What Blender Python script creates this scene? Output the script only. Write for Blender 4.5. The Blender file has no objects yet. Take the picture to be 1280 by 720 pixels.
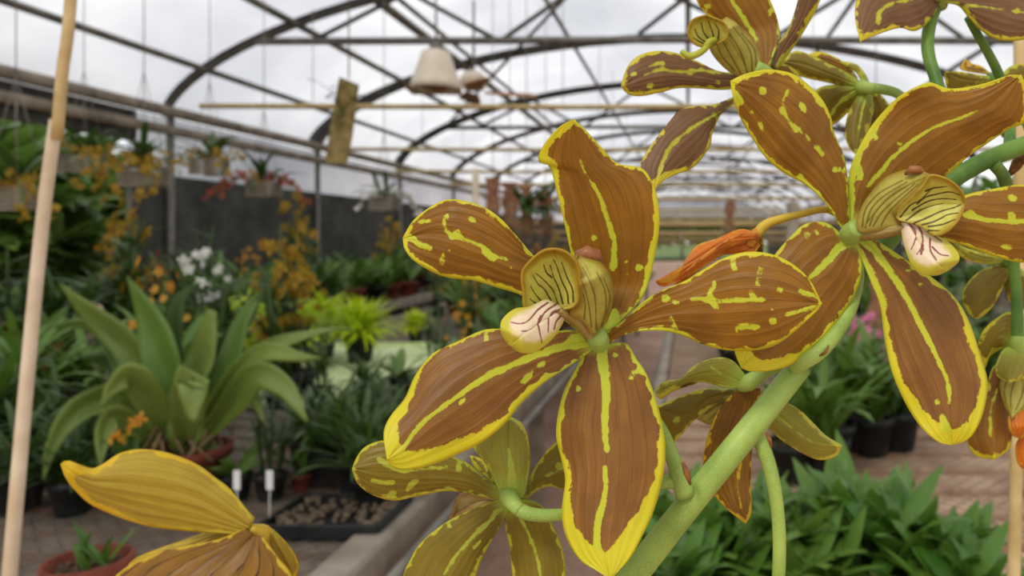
import bpy, math, random
import numpy as np
from mathutils import Vector

C = bpy.context.scene.collection
F = 930.0; VX, VY = 860.0, 295.0; ZC = 1.45          # lens (px), vanishing point, eye height
PI = math.pi

def W(px, py, Y):
    return Vector(((px-VX)/F*Y, Y, ZC-(py-VY)/F*Y))

def lin(r, g, b):
    f = lambda c: (c/255/12.92) if c/255 <= .04045 else ((c/255+.055)/1.055)**2.4
    return (f(r), f(g), f(b), 1)

# ------------------------------------------------------------------ materials
class NT:
    def __init__(s, name):
        s.m = bpy.data.materials.new(name); s.m.use_nodes = True
        s.t = s.m.node_tree; s.t.nodes.clear()
        s.out = s.n('ShaderNodeOutputMaterial')
    def n(s, ty, **kw):
        nd = s.t.nodes.new(ty)
        for k, v in kw.items():
            if k == 'ins':
                for i, val in v.items():
                    nd.inputs[i].default_value = val
            else: setattr(nd, k, v)
        return nd
    def l(s, a, b): s.t.links.new(a, b)
    def noise(s, scale, detail=2, rough=.5, vec=None, dist=0):
        n = s.n('ShaderNodeTexNoise'); n.inputs['Scale'].default_value = scale
        n.inputs['Detail'].default_value = detail; n.inputs['Roughness'].default_value = rough
        n.inputs['Distortion'].default_value = dist
        if vec is None:
            tc = s.n('ShaderNodeTexCoord'); vec = tc.outputs['Object']
        s.l(vec, n.inputs['Vector']); return n.outputs['Fac']
    def math(s, op, a, b=None, c=None, clamp=False):
        n = s.n('ShaderNodeMath', operation=op, use_clamp=clamp)
        for i, v in enumerate((a, b, c)):
            if v is None: continue
            if isinstance(v, (int, float)): n.inputs[i].default_value = v
            else: s.l(v, n.inputs[i])
        return n.outputs[0]
    def mapr(s, v, a, b, c=0., d=1., smooth=False):
        n = s.n('ShaderNodeMapRange', clamp=True)
        if smooth: n.interpolation_type = 'SMOOTHSTEP'
        s.l(v, n.inputs['Value'])
        for k, x in zip(('From Min', 'From Max', 'To Min', 'To Max'), (a, b, c, d)): n.inputs[k].default_value = x
        return n.outputs['Result']
    def mix(s, f, a, b, mode='MIX'):
        n = s.n('ShaderNodeMix', data_type='RGBA', blend_type=mode)
        if isinstance(f, (int, float)): n.inputs[0].default_value = f
        else: s.l(f, n.inputs[0])
        for i, v in ((6, a), (7, b)):
            if isinstance(v, tuple): n.inputs[i].default_value = v
            else: s.l(v, n.inputs[i])
        return n.outputs[2]
    def attr(s, name):
        n = s.n('ShaderNodeAttribute'); n.attribute_name = name; return n.outputs['Fac']
    def bump(s, h, strength=.3, dist=.001):
        n = s.n('ShaderNodeBump'); n.inputs['Strength'].default_value = strength
        n.inputs['Distance'].default_value = dist; s.l(h, n.inputs['Height']); return n.outputs['Normal']
    def finish(s, col, rough=.5, normal=None, transl=0, spec=.3, metal=0, tcol=None):
        p = s.n('ShaderNodeBsdfPrincipled')
        if isinstance(col, tuple): p.inputs['Base Color'].default_value = col
        else: s.l(col, p.inputs['Base Color'])
        if isinstance(rough, (int, float)): p.inputs['Roughness'].default_value = rough
        else: s.l(rough, p.inputs['Roughness'])
        p.inputs['Specular IOR Level'].default_value = spec; p.inputs['Metallic'].default_value = metal
        if normal is not None: s.l(normal, p.inputs['Normal'])
        sh = p.outputs[0]
        if transl:
            t = s.n('ShaderNodeBsdfTranslucent')
            c = tcol if tcol is not None else col
            if isinstance(c, tuple): t.inputs['Color'].default_value = c
            else: s.l(c, t.inputs['Color'])
            m = s.n('ShaderNodeMixShader'); m.inputs[0].default_value = transl
            s.l(sh, m.inputs[1]); s.l(t.outputs[0], m.inputs[2]); sh = m.outputs[0]
        s.l(sh, s.out.inputs[0]); return s.m

def petal_mat(name, brown, brown2, yellow, green, veinc, amp=6., transl=.38, rough=.42, vein=.42):
    s = NT(name)
    n1 = s.noise(330, 3, .6); n2 = s.noise(1100, 2, .5)
    nn = s.math('ADD', s.math('MULTIPLY', s.math('SUBTRACT', n1, .5), amp), s.math('MULTIPLY', s.math('SUBTRACT', n2, .5), amp*.3))
    n3 = s.noise(170, 3, .6)
    nn = s.math('ADD', nn, s.math('MULTIPLY', s.math('SUBTRACT', n3, .5), s.math('MULTIPLY', s.math('SUBTRACT', 1.25, s.attr('mk')), amp*2.1)))
    f = s.math('ADD', s.attr('pat'), nn)
    yel = s.mapr(f, -.7, .7, 1, 0)
    # long veins running with the blade
    tt = s.attr('tt'); ss = s.attr('ss')
    cx = s.n('ShaderNodeCombineXYZ'); s.l(s.math('MULTIPLY', tt, 6), cx.inputs[0]); s.l(s.math('MULTIPLY', ss, 2.2), cx.inputs[1])
    streak = s.noise(1.0, 4, .65, cx.outputs[0])
    w = s.n('ShaderNodeTexNoise'); w.inputs['Scale'].default_value = 2.0; s.l(cx.outputs[0], w.inputs['Vector'])
    vv = s.math('SINE', s.math('ADD', s.math('MULTIPLY', tt, 27), s.math('MULTIPLY', w.outputs['Fac'], 3.5)))
    vl = s.mapr(vv, .88, 1.0, 0, vein*1.25, True)
    base = s.mix(s.mapr(streak, .3, .8), brown, brown2)
    base = s.mix(vl, base, veinc)
    patch = s.noise(75, 4, .6)
    base = s.mix(s.mapr(patch, .42, .66, 0, .6), base, brown2)
    base = s.mix(s.mapr(s.noise(40, 3, .6), .5, .72, 0, .35), base, veinc)
    ycol = s.mix(s.mapr(s.attr('ss'), 0.0, .5), green, yellow)
    ycol = s.mix(s.mapr(s.noise(200, 2), .35, .75, 0, .35), ycol, green)
    ycol = s.mix(s.math('MULTIPLY', s.attr('mk'), .6), ycol, green)
    col = s.mix(yel, base, ycol)
    hub = s.mapr(s.attr('hub'), 0, 1, 0, 1, True)
    col = s.mix(hub, col, green)
    h = s.math('ADD', s.math('MULTIPLY', vv, .5), s.math('MULTIPLY', streak, 1.5))
    return s.finish(col, rough, s.bump(h, .35, .0006), transl, .35)

BROWN = petal_mat('petal_ochre', lin(174, 122, 30), lin(136, 92, 24), lin(226, 212, 42), lin(200, 214, 66), lin(112, 70, 18))
BROWNP = petal_mat('petal_dusky_ochre', lin(164, 114, 46), lin(130, 86, 36), lin(226, 212, 42), lin(200, 212, 62), lin(108, 66, 28))
MAUVE = petal_mat('petal_mauve_brown', lin(146, 108, 68), lin(122, 86, 54), lin(224, 206, 50), lin(190, 196, 66), lin(98, 60, 34))
OLIVE = petal_mat('petal_back_olive', lin(150, 132, 36), lin(132, 110, 28), lin(216, 204, 50), lin(172, 188, 66), lin(104, 90, 22), vein=.35)
PALE = petal_mat('petal_back_pale', lin(172, 168, 62), lin(160, 148, 48), lin(224, 214, 70), lin(182, 202, 84), lin(130, 124, 40), vein=.3)
GOLD = petal_mat('petal_gold', lin(196, 172, 62), lin(178, 148, 44), lin(228, 190, 28), lin(196, 184, 60), lin(146, 112, 30), vein=.5)
AMBER = petal_mat('petal_amber', lin(162, 116, 30), lin(134, 90, 22), lin(222, 184, 34), lin(206, 178, 50), lin(70, 44, 12), vein=.85)
ORANGE = petal_mat('petal_wilted_orange', lin(236, 146, 44), lin(214, 118, 36), lin(232, 180, 50), lin(220, 150, 50), lin(140, 70, 26), transl=.4)

def lobe_mat(name, mid, rim, veinc, bw=5., soft=5., vr=.9):
    s = NT(name)
    n1 = s.noise(400, 2, .5)
    f = s.math('ADD', s.attr('pat'), s.math('MULTIPLY', s.math('SUBTRACT', n1, .5), 6))
    e = s.mapr(f, -soft, soft, 1, 0, True)
    col = s.mix(e, mid, rim)
    col = s.mix(s.mapr(s.noise(260, 3), .45, .75, 0, .4), col, rim)
    v = s.math('ADD', s.attr('vein'), s.math('MULTIPLY', s.math('SUBTRACT', s.noise(900, 2), .5), 1.0))
    vv = s.mapr(v, -.2, .9, vr, 0, True)
    col = s.mix(vv, col, veinc)
    return s.finish(col, .4, s.bump(s.math('MULTIPLY', vv, -1), .4, .0005), .3, .35)
LOBE_IN = lobe_mat('lip_inner_veined', lin(216, 214, 100), lin(176, 144, 36), lin(66, 46, 20))
LOBE_OUT = lobe_mat('lip_outer_veined', lin(192, 184, 84), lin(158, 126, 38), lin(104, 86, 30), vr=.7)
LOBE_MID = lobe_mat('lip_white_red_veined', lin(244, 224, 196), lin(206, 196, 62), lin(128, 36, 40), soft=4)
CREAM = lobe_mat('column_cream', lin(196, 176, 110), lin(160, 120, 60), lin(110, 60, 40))

def simple(name, c1, c2, scale=30, rough=.5, transl=0, bumpd=0, spec=.3, metal=0, detail=3, lo=.35, hi=.65, vec=None):
    s = NT(name)
    n = s.noise(scale, detail, .6)
    col = s.mix(s.mapr(n, lo, hi), c1, c2)
    nm = s.bump(n, .5, bumpd) if bumpd else None
    return s.finish(col, rough, nm, transl, spec, metal)

def stem_mat():
    s = NT('stem_green')
    tc = s.n('ShaderNodeTexCoord')
    n = s.noise(1700, 2, .5); b = s.noise(60, 3)
    col = s.mix(s.mapr(b, .35, .7), lin(128, 156, 62), lin(160, 184, 84))
    col = s.mix(s.mapr(n, .45, .7, 0, .35), col, lin(186, 204, 118))
    return s.finish(col, .45, s.bump(n, .25, .0004), .12, .35)
STEM = stem_mat()
STEMD = simple('stem_dark_green', lin(72, 108, 40), lin(104, 140, 54), 60, .45, .1)
STEMY = simple('pedicel_yellow', lin(206, 172, 56), lin(222, 192, 70), 80, .45, .25)
LIPG = simple('lip_yellow_green', lin(168, 176, 50), lin(196, 196, 70), 80, .45, .25)
BRACT = simple('dry_bract', lin(104, 66, 30), lin(150, 100, 50), 200, .7, .1)
CAPM = simple('anther_cap', lin(128, 78, 44), lin(160, 104, 62), 200, .4, .1)

def leaf_mat(name, c1, c2, c3, transl=.3, rough=.4):
    s = NT(name)
    oi = s.n('ShaderNodeObjectInfo')
    n = s.noise(9, 3, .6); 
    col = s.mix(s.mapr(n, .3, .7), c1, c2)
    col = s.mix(s.mapr(oi.outputs['Random'], 0, 1, 0, .7), col, c3)
    g = s.n('ShaderNodeNewGeometry')
    col = s.mix(s.mapr(g.outputs['Random Per Island'], 0, 1, 0, .6), col, c3)
    return s.finish(col, rough, s.bump(s.noise(60, 2), .25, .002), transl, .45)
L_MID = leaf_mat('leaf_mid_green', lin(56, 100, 30), lin(80, 124, 40), lin(108, 140, 54))
L_DARK = leaf_mat('leaf_dark_green', lin(40, 68, 26), lin(56, 84, 34), lin(80, 104, 44))
L_LIGHT = leaf_mat('leaf_light_green', lin(100, 134, 52), lin(128, 154, 74), lin(84, 116, 44))
L_SAGE = leaf_mat('leaf_sage_green', lin(132, 152, 64), lin(162, 178, 92), lin(104, 130, 48))
L_CHART = leaf_mat('leaf_chartreuse', lin(206, 220, 30), lin(232, 238, 56), lin(176, 204, 40), .35)
TERRA = simple('terracotta', lin(100, 46, 32), lin(122, 60, 42), 20, .8, 0, .002)
BLACKP = simple('black_plastic', lin(22, 24, 24), lin(40, 42, 42), 10, .45)
SOIL = simple('bark_mix', lin(50, 36, 26), lin(120, 98, 76), 90, .9, 0, .01)
WOODG = simple('weathered_wood', lin(116, 106, 92), lin(160, 148, 130), 6, .8, 0, .003, detail=6)
WOODK = simple('dark_slat_wood', lin(88, 76, 64), lin(128, 112, 96), 6, .85, 0, .003, detail=6)
WOODB = simple('slat_wood', lin(166, 132, 104), lin(204, 172, 142), 8, .8, 0, .003, detail=6)
WOODL = simple('pale_pole_wood', lin(196, 176, 146), lin(222, 206, 180), 14, .7, 0, .001)
BAMBOO = simple('bamboo', lin(176, 150, 96), lin(206, 184, 132), 20, .55)
GALV = simple('galvanised_pipe', lin(96, 92, 84), lin(128, 124, 114), 8, .5, 0, 0, .5, .35)
DARKM = simple('dark_pipe', lin(66, 62, 56), lin(92, 88, 80), 8, .55, 0, 0, .5, .2)
WIRE = simple('mesh_wire', lin(110, 104, 96), lin(150, 142, 132), 40, .5, 0, 0, .5, .5)
SLABM = simple('mossy_slab', lin(96, 84, 44), lin(140, 124, 78), 30, .9, 0, .004)
CORK = simple('tree_fern_slab', lin(120, 78, 54), lin(164, 118, 88), 30, .9, 0, .006)
DRYR = simple('dry_roots', lin(110, 88, 60), lin(160, 134, 98), 40, .9, .1)
F_ORG = simple('flower_orange', lin(214, 136, 40), lin(222, 172, 64), 30, .5, .3)
F_YB = simple('flower_yellow_brown', lin(196, 168, 50), lin(150, 104, 34), 60, .5, .3)
F_PINK = simple('flower_pink', lin(224, 120, 160), lin(240, 160, 190), 40, .5, .3)
F_RED = simple('flower_red', lin(160, 70, 50), lin(180, 96, 60), 40, .5, .2)
F_WHT = simple('flower_white', lin(236, 232, 222), lin(250, 248, 240), 40, .5, .3)
TAGW = simple('tag_white', lin(222, 222, 216), lin(238, 238, 232), 20, .5)
SHADEM = simple('lamp_shade_cream', lin(214, 200, 176), lin(232, 220, 200), 6, .5)
SHADEIN = simple('lamp_inside_brown', lin(120, 84, 50), lin(150, 110, 66), 10, .6)
FANW = simple('fan_blade_wood', lin(140, 96, 60), lin(168, 120, 80), 12, .6)
TRAYG = simple('pale_green_tray', lin(198, 214, 150), lin(222, 232, 176), 12, .5)

def floor_mat():
    s = NT('earth_floor')
    a = s.noise(1.6, 6, .65); b = s.noise(30, 4, .7)
    col = s.mix(s.mapr(a, .35, .65), lin(186, 148, 126), lin(220, 186, 164))
    col = s.mix(s.mapr(b, .45, .7, 0, .6), col, lin(150, 118, 98))
    return s.finish(col, .9, s.bump(b, .6, .01), 0, .2)
def film_mat():
    s = NT('greenhouse_film')
    n = s.noise(.55, 4, .6)
    a = s.n('ShaderNodeBsdfTranslucent'); b = s.n('ShaderNodeBsdfTransparent'); d = s.n('ShaderNodeBsdfDiffuse')
    col = s.mix(s.mapr(n, .3, .7), lin(206, 208, 214), lin(248, 248, 250))
    s.l(col, a.inputs[0]); s.l(col, b.inputs[0]); d.inputs[0].default_value = (.8, .8, .8, 1)
    m = s.n('ShaderNodeMixShader'); m.inputs[0].default_value = .45
    s.l(a.outputs[0], m.inputs[1]); s.l(b.outputs[0], m.inputs[2])
    m2 = s.n('ShaderNodeMixShader'); m2.inputs[0].default_value = .12
    s.l(m.outputs[0], m2.inputs[1]); s.l(d.outputs[0], m2.inputs[2])
    s.l(m2.outputs[0], s.out.inputs[0]); return s.m
FILM = film_mat(); FILM_SHADE = simple('film_shade_grey', lin(120, 120, 122), lin(150, 150, 150), 3, .6, .45); EARTH = floor_mat()  # the translucent grey paints the shade bands under the roof film
SHADE = simple('shade_cloth', lin(58, 58, 54), lin(84, 82, 74), 5, .9)

# ------------------------------------------------------------------ mesh helpers
class MB:
    def __init__(s): s.v = []; s.f = []
    def add(s, vs, fs):
        o = len(s.v); s.v += [tuple(v) for v in vs]; s.f += [tuple(i+o for i in f) for f in fs]
    def box(s, c, d, rz=0):
        cx, cy, cz = c; x, y, z = d[0]/2, d[1]/2, d[2]/2
        b = min(x, y, z)*.22
        prof = [(-x+b, -y), (x-b, -y), (x, -y+b), (x, y-b), (x-b, y), (-x+b, y), (-x, y-b), (-x, -y+b)]
        co, si = math.cos(rz), math.sin(rz); vs = []
        for zz, k in ((-z, .0), (-z+b, 1), (z-b, 1), (z, 0)):
            for px, py in prof:
                if not k: px, py = px-math.copysign(b, px)*.7, py-math.copysign(b, py)*.7
                vs.append((cx+px*co-py*si, cy+px*si+py*co, cz+zz))
        fs = [tuple(range(7, -1, -1)), tuple(range(24, 32))]
        for r in range(3):
            for i in range(8):
                j = (i+1) % 8; fs.append((r*8+i, r*8+j, r*8+8+j, r*8+8+i))
        s.add(vs, fs)
    def tube(s, pts, r, n=8, cap=True, flat=None):
        pts = [Vector(p) for p in pts]; m = len(pts)
        rr = r if isinstance(r, (list, tuple)) else [r]*m
        if len(rr) != m: rr = list(np.interp(np.linspace(0, 1, m), np.linspace(0, 1, len(rr)), rr))
        T = [(pts[min(i+1, m-1)]-pts[max(i-1, 0)]).normalized() for i in range(m)]
        a = Vector((0, 0, 1)) if abs(T[0].z) < .9 else Vector((1, 0, 0))
        u = T[0].cross(a).normalized(); vs = []
        for i in range(m):
            u = (u-T[i]*u.dot(T[i])).normalized(); w = T[i].cross(u)
            for k in range(n):
                an = 2*PI*k/n
                vs.append(pts[i]+(u*math.cos(an)+w*math.sin(an))*rr[i])
        fs = [(i*n+k, i*n+(k+1) % n, (i+1)*n+(k+1) % n, (i+1)*n+k) for i in range(m-1) for k in range(n)]
        if cap: fs += [tuple(range(n-1, -1, -1)), tuple((m-1)*n+k for k in range(n))]
        s.add(vs, fs)
    def lathe(s, c, prof, n=20, M=None):
        c = Vector(c); vs = []
        for r, z in prof:
            for k in range(n):
                a = 2*PI*k/n; p = Vector((r*math.cos(a), r*math.sin(a), z))
                if M is not None: p = M @ p
                vs.append(c+p)
        m = len(prof)
        s.add(vs, [(i*n+k, i*n+(k+1) % n, (i+1)*n+(k+1) % n, (i+1)*n+k) for i in range(m-1) for k in range(n)])
    def leaf(s, base, az, length, width, rise=1.0, droop=1.2, fold=.25, n=7, shape='strap', twist=0, w0=.35):
        b = Vector(base); el = rise; p = b.copy(); seg = length/n; rows = []
        for i in range(n+1):
            t = i/n
            d = Vector((math.cos(az)*math.cos(el), math.sin(az)*math.cos(el), math.sin(el)))
            side = Vector((-math.sin(az), math.cos(az), 0)); nm = d.cross(side)
            tw = twist*t; sd = side*math.cos(tw)+nm*math.sin(tw); nu = d.cross(sd)
            if shape == 'strap': w = width/2*(w0+(1-w0)*math.sin(min(t*1.4, 1)*PI/2))*(1-t**5)**.8
            else: w = width/2*max(.12, math.sin(PI*t**.8))**.8
            if i == n: w = width*.02
            rows.append((p+sd*w-nu*fold*w, p.copy(), p-sd*w-nu*fold*w))
            p = p+d*seg; el -= droop/n*(.4+1.2*t)
        vs = [q for r in rows for q in r]
        s.add(vs, [(i*3+k, i*3+k+1, (i+1)*3+k+1, (i+1)*3+k) for i in range(n) for k in (0, 1)])
    def blossom(s, c, r, rnd, n=5):
        c = Vector(c); ax = Vector((rnd.uniform(-1, 1), -1, rnd.uniform(-.6, .8))).normalized()
        u = ax.cross(Vector((0, 0, 1))).normalized(); w = ax.cross(u); a0 = rnd.random()*6
        for k in range(n):
            a = a0+2*PI*k/n; d = u*math.cos(a)+w*math.sin(a); e = u*-math.sin(a)+w*math.cos(a)
            s.add([c, c+d*r*.55+e*r*.3+ax*r*.1, c+d*r-ax*r*.15, c+d*r*.55-e*r*.3+ax*r*.1], [(0, 1, 2, 3)])
        s.lathe(c, [(.001, -.2*r), (.22*r, 0), (.12*r, .25*r), (.001, .3*r)], 5)
    def mesh(s, name, origin=(0, 0, 0), smooth=True):
        me = bpy.data.meshes.new(name); o = Vector(origin)
        me.from_pydata([Vector(v)-o for v in s.v], [], s.f)
        if smooth: me.polygons.foreach_set('use_smooth', [True]*len(me.polygons))
        me.update(); return me
    def build(s, name, mat, parent=None, origin=None, smooth=True):
        o0 = Vector(origin) if origin is not None else (wloc(parent) if parent else Vector((0, 0, 0)))
        me = s.mesh(name, o0, smooth); me.materials.append(mat)
        return link(name, me, parent, o0)

def wloc(o):
    l = Vector((0, 0, 0))
    while o is not None: l = l+Vector(o.location); o = o.parent
    return l
def link(name, data, parent, world):
    o = bpy.data.objects.new(name, data); C.objects.link(o)
    if parent is not None: o.parent = parent; o.location = Vector(world)-wloc(parent)
    else: o.location = world
    return o
def thing(name, label, cat, loc, group=None):
    o = bpy.data.objects.new(name, None); C.objects.link(o); o.location = loc; o.empty_display_size = .05
    return tag(o, label, cat, group)
def tag(o, label=None, cat=None, group=None, kind=None):
    if label: o['label'] = label
    if cat: o['category'] = cat
    if group: o['group'] = group
    if kind: o['kind'] = kind
    return o
def dup(root, loc, rz=0, sc=1, label=None, group=None):
    r = root.copy(); C.objects.link(r); r.location = loc; r.rotation_euler = (0, 0, rz); r.scale = (sc, sc, sc)
    if label: r['label'] = label
    if group: r['group'] = group
    for ch in list(root.children):
        c = ch.copy(); C.objects.link(c); c.parent = r
        for g in ch.children:
            d = g.copy(); C.objects.link(d); d.parent = c
    return r

def crom(P, n):
    """smooth curve through P, n+1 samples by arc length"""
    P = np.array(P, float)
    if len(P) == 2: return P[0]+(P[1]-P[0])*np.linspace(0, 1, n+1)[:, None]
    Q = np.vstack([2*P[0]-P[1], P, 2*P[-1]-P[-2]]); out = []
    for i in range(1, len(Q)-2):
        p0, p1, p2, p3 = Q[i-1:i+3]
        t = np.linspace(0, 1, 16, endpoint=False)[:, None]
        out.append(.5*((2*p1)+(-p0+p2)*t+(2*p0-5*p1+4*p2-p3)*t*t+(-p0+3*p1-3*p2+p3)*t**3))
    out.append(P[-1:]); O = np.vstack(out)
    d = np.r_[0, np.cumsum(np.linalg.norm(np.diff(O, axis=0), axis=1))]; d /= d[-1]
    u = np.linspace(0, 1, n+1)
    return np.stack([np.interp(u, d, O[:, k]) for k in range(O.shape[1])], 1)
def lst(v, u):
    v = v if isinstance(v, (list, tuple)) else [v]
    return np.interp(u, np.linspace(0, 1, len(v)), v)
def seg_dist(P, A, B):
    d = B-A; L = max((d*d).sum(), 1e-9)
    t = np.clip(((P-A)@d)/L, 0, 1); q = A+t[:, None]*d
    return np.linalg.norm(P-q, axis=1), t
def poly_dist(P, line, r0=0., r1=None):
    r1 = r0 if r1 is None else r1; m = np.full(len(P), 1e6); k = len(line)-1
    for i in range(k):
        d, t = seg_dist(P, line[i], line[i+1]); rr = r0+(r1-r0)*((i+t)/k)
        m = np.minimum(m, d-rr)
    return m

def blade(name, mat, parent, Lp, Rp, Mp, d, e=0., bw=4., marks=(), veins=(), stripe=None, ripple=.0, rk=3., ph=0., hub=0., nu=44, nv=24, thick=.0007, pw=2., label=None):
    """a petal or lobe: left edge, right edge and midrib run from base to tip; d = distance along the midrib,
       e = how far the edges bend back (m) -> a curved sheet with real thickness"""
    if veins: nu, nv = 80, 72
    L, R, M = crom(Lp, nu), crom(Rp, nu), crom(Mp, nu)
    u = np.linspace(0, 1, nu+1)
    el, er = (e if isinstance(e, tuple) else (e, e)); el = lst(el, u); er = lst(er, u); dm = crom([[x] for x in d], nu)[:, 0] if len(d) > 2 else lst(d, u)
    bl, br = (bw if isinstance(bw, tuple) else (bw, bw)); bl = lst(bl, u); br = lst(br, u)
    tv = np.linspace(-1, 1, nv+1)
    px = np.zeros((nu+1, nv+1, 2)); dd = np.zeros((nu+1, nv+1))
    for j, t in enumerate(tv):
        a = abs(t); E, ee = (L, el) if t < 0 else (R, er)
        px[:, j] = M*(1-a)+E*a
        dd[:, j] = dm+ee*a**pw + ripple*a**3*np.sin(2*PI*(rk*u)+ph+(1.3 if t > 0 else 0)) + .0006*np.exp(-(t/.08)**2)
    P = px.reshape(-1, 2)
    S = np.repeat(u, nv+1); T = np.tile(tv, nu+1)
    f = np.minimum(poly_dist(P, L)-np.repeat(bl, nv+1), poly_dist(P, R)-np.repeat(br, nv+1))
    fe = f.copy()
    if stripe:
        for st in (stripe if isinstance(stripe, list) else [stripe]):
            f = np.minimum(f, poly_dist(P, crom(st[0], 24), st[1], st[2]))
    for m in marks:
        pts, r0 = m[0], m[1]+.5; r1 = m[2] if len(m) > 2 else r0
        pts = np.array(pts if isinstance(pts[0], (tuple, list)) else [pts, (pts[0]+.5, pts[1])], float)
        f = np.minimum(f, poly_dist(P, pts, r0, r1))
    vn = np.full(len(P), 50.)
    for v in veins:
        r = .9 if not isinstance(v, dict) else v['r']; pts = v if not isinstance(v, dict) else v['p']
        vn = np.minimum(vn, poly_dist(P, crom(pts, 16), r, r*.4))
    D = dd.reshape(-1)
    X = (P[:, 0]-VX)/F*D; Z = ZC-(P[:, 1]-VY)/F*D
    o0 = wloc(parent)
    V = np.stack([X-o0.x, D-o0.y, Z-o0.z], 1)
    n = nv+1
    faces = [(i*n+j, i*n+j+1, (i+1)*n+j+1, (i+1)*n+j) for i in range(nu) for j in range(nv)]
    me = bpy.data.meshes.new(name); me.from_pydata(V.tolist(), [], faces)
    me.polygons.foreach_set('use_smooth', [True]*len(me.polygons))
    hubv = np.clip(1-S/max(hub, 1e-4), 0, 1) if hub else np.zeros(len(S))
    for an, arr in (('pat', f), ('vein', vn), ('ss', S), ('tt', T), ('hub', hubv), ('mk', (f < fe-.01).astype(float))):
        at = me.attributes.new(an, 'FLOAT', 'POINT'); at.data.foreach_set('value', arr.astype(np.float32))
    me.materials.append(mat); me.update()
    o = link(name, me, parent, o0)
    md = o.modifiers.new('thickness', 'SOLIDIFY'); md.thickness = thick; md.offset = 0
    if label: o['label'] = label
    return o

def ptube(name, mat, parent, pts, r, n=14, m=30, label=None, uneven=0):
    """tube through (px, py, distance) points; radii in px at that distance"""
    Q = crom([(p[0], p[1], p[2]) for p in pts], m)
    rr = lst(r, np.linspace(0, 1, m+1)); b = MB()
    b.tube([W(*q) for q in Q], [float(a*q[2]/F*(1+uneven*math.sin(i*1.7)*.5)) for i, (a, q) in enumerate(zip(rr, Q))], n)
    o = b.build(name, mat, parent)
    if label: o['label'] = label
    return o
def flower(parent, x, y, d, pts, r, mat=STEM, label=None):
    """the flower's hub: the mesh its petals hang on"""
    Q = crom(pts, 14); rr = lst(r, np.linspace(0, 1, 15)); b = MB(); o0 = W(x, y, d)
    b.tube([W(*q) for q in Q], [float(a*q[2]/F) for a, q in zip(rr, Q)], 16)
    me = b.mesh('flower', o0); me.materials.append(mat)
    o = link('flower', me, parent, o0)
    if label: o['label'] = label
    return o

# ================================================================== THE ORCHID SPRAY
base = W(640, 720, .30); base.z = .30
spray = thing('orchid_spray', 'large close orchid spray with brown and yellow star flowers on a thick green stem', 'orchid', (base.x, base.y, .30))
# main stem; its foot stands in a pot below the frame
ptube('stem', STEM, spray, [(700, 850, .300), (745, 782, .300), (790, 722, .300), (860, 632, .300), (930, 546, .305), (1000, 458, .322)], [16, 17, 17.5, 17, 16.5, 15], 20, 60)
ptube('stem', STEMD, spray, [(996, 463, .323), (1030, 418, .335), (1075, 350, .342), (1110, 302, .345), (1150, 258, .348), (1195, 222, .350), (1238, 198, .352), (1300, 174, .355)], [13, 12, 11.5, 11.5, 11], 18, 50, label='darker upper stretch of the stem')
b = MB()
low = crom([tuple(W(702, 848, .300)), (base.x+.01, .30, 1.12), (base.x-.01, .30, .8), (base.x, .30, .32)], 20)
b.tube([tuple(q) for q in low], .0052, 12); b.build('stem', STEM, spray)

# ---- flower 1 (centre, faces the lens)
f1 = flower(spray, 750, 426, .286, [(752, 440, .300), (750, 430, .290), (748, 424, .284), (746, 420, .280)], [9, 14, 15, 12], PALE if False else STEM)
ptube('pedicel', STEM, f1, [(752, 436, .292), (790, 490, .300), (822, 532, .300), (836, 560, .298), (847, 590, .296), (857, 618, .297)], [8, 8, 8.5, 9, 9.5, 13], 14, 30)
blade('sepal', BROWN, f1,
      [(742, 424), (726, 380), (714, 318), (703, 268), (694, 230), (687, 207), (673, 200), (682, 178), (700, 158), (716, 149)],
      [(764, 412), (788, 390), (805, 367), (816, 332), (824, 284), (822, 250), (814, 225), (801, 210), (772, 205), (755, 188), (734, 165), (716, 149)],
      [(753, 418), (764, 350), (764, 300), (755, 262), (742, 228), (726, 196), (716, 149)],
      [.285, .290, .289, .284, .278, .272], e=([0, .001, -.001, .002, .004, 0], [0, -.003, -.004, -.001, .004, 0]), bw=([1, 2, 3, 4, 4, 5, 9, 9, 7], [1, 3, 7, 8, 6, 4, 4, 3, 3]),
      stripe=([(725, 197), (730, 213), (747, 240), (757, 267), (765, 292), (768, 313), (767, 334)], 1.2, 4.2),
      marks=[((742, 297), 3), ((799, 334), 4), ((783, 326), 2), (((768, 408), (768, 392)), 9, 6), ((783, 342), 1.4)], ripple=.0008, hub=.12, nu=56, nv=30)
blade('petal', BROWN, f1,
      [(740, 428), (700, 396), (653, 369), (622, 359), (592, 350), (563, 347), (542, 340), (518, 326), (506, 311), (504, 298)],
      [(738, 408), (700, 350), (667, 320), (647, 297), (626, 274), (605, 259), (580, 251), (558, 250), (538, 259), (517, 276), (504, 298)],
      [(738, 420), (680, 345), (634, 324), (605, 309), (570, 294), (540, 290), (504, 298)],
      [.286, .285, .281, .277, .276, .279], e=([0, .002, .003, .004, .002, 0], [0, -.001, -.002, -.001, .003, 0]), bw=([1, 3, 5, 6, 5, 5, 4], [1, 1.5, 2, 2.5, 3, 4, 4]),
      stripe=([(634, 324), (613, 318), (603, 308), (588, 302), (570, 295), (556, 287), (557, 275), (561, 268)], 2.2, 2.4),
      marks=[(((586, 273), (593, 276)), 2.4), (((513, 296), (526, 306), (537, 310)), 3), (((522, 278), (538, 276)), 2), (((555, 318), (552, 329)), 2.2), (((561, 312), (564, 311)), 1.5),
             (((566, 296), (572, 292)), 4), (((606, 312), (616, 322)), 4), (((613, 268), (618, 272)), 1.5), ((638, 333), 1.2)], ripple=.0007, nu=50, nv=26)
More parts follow.
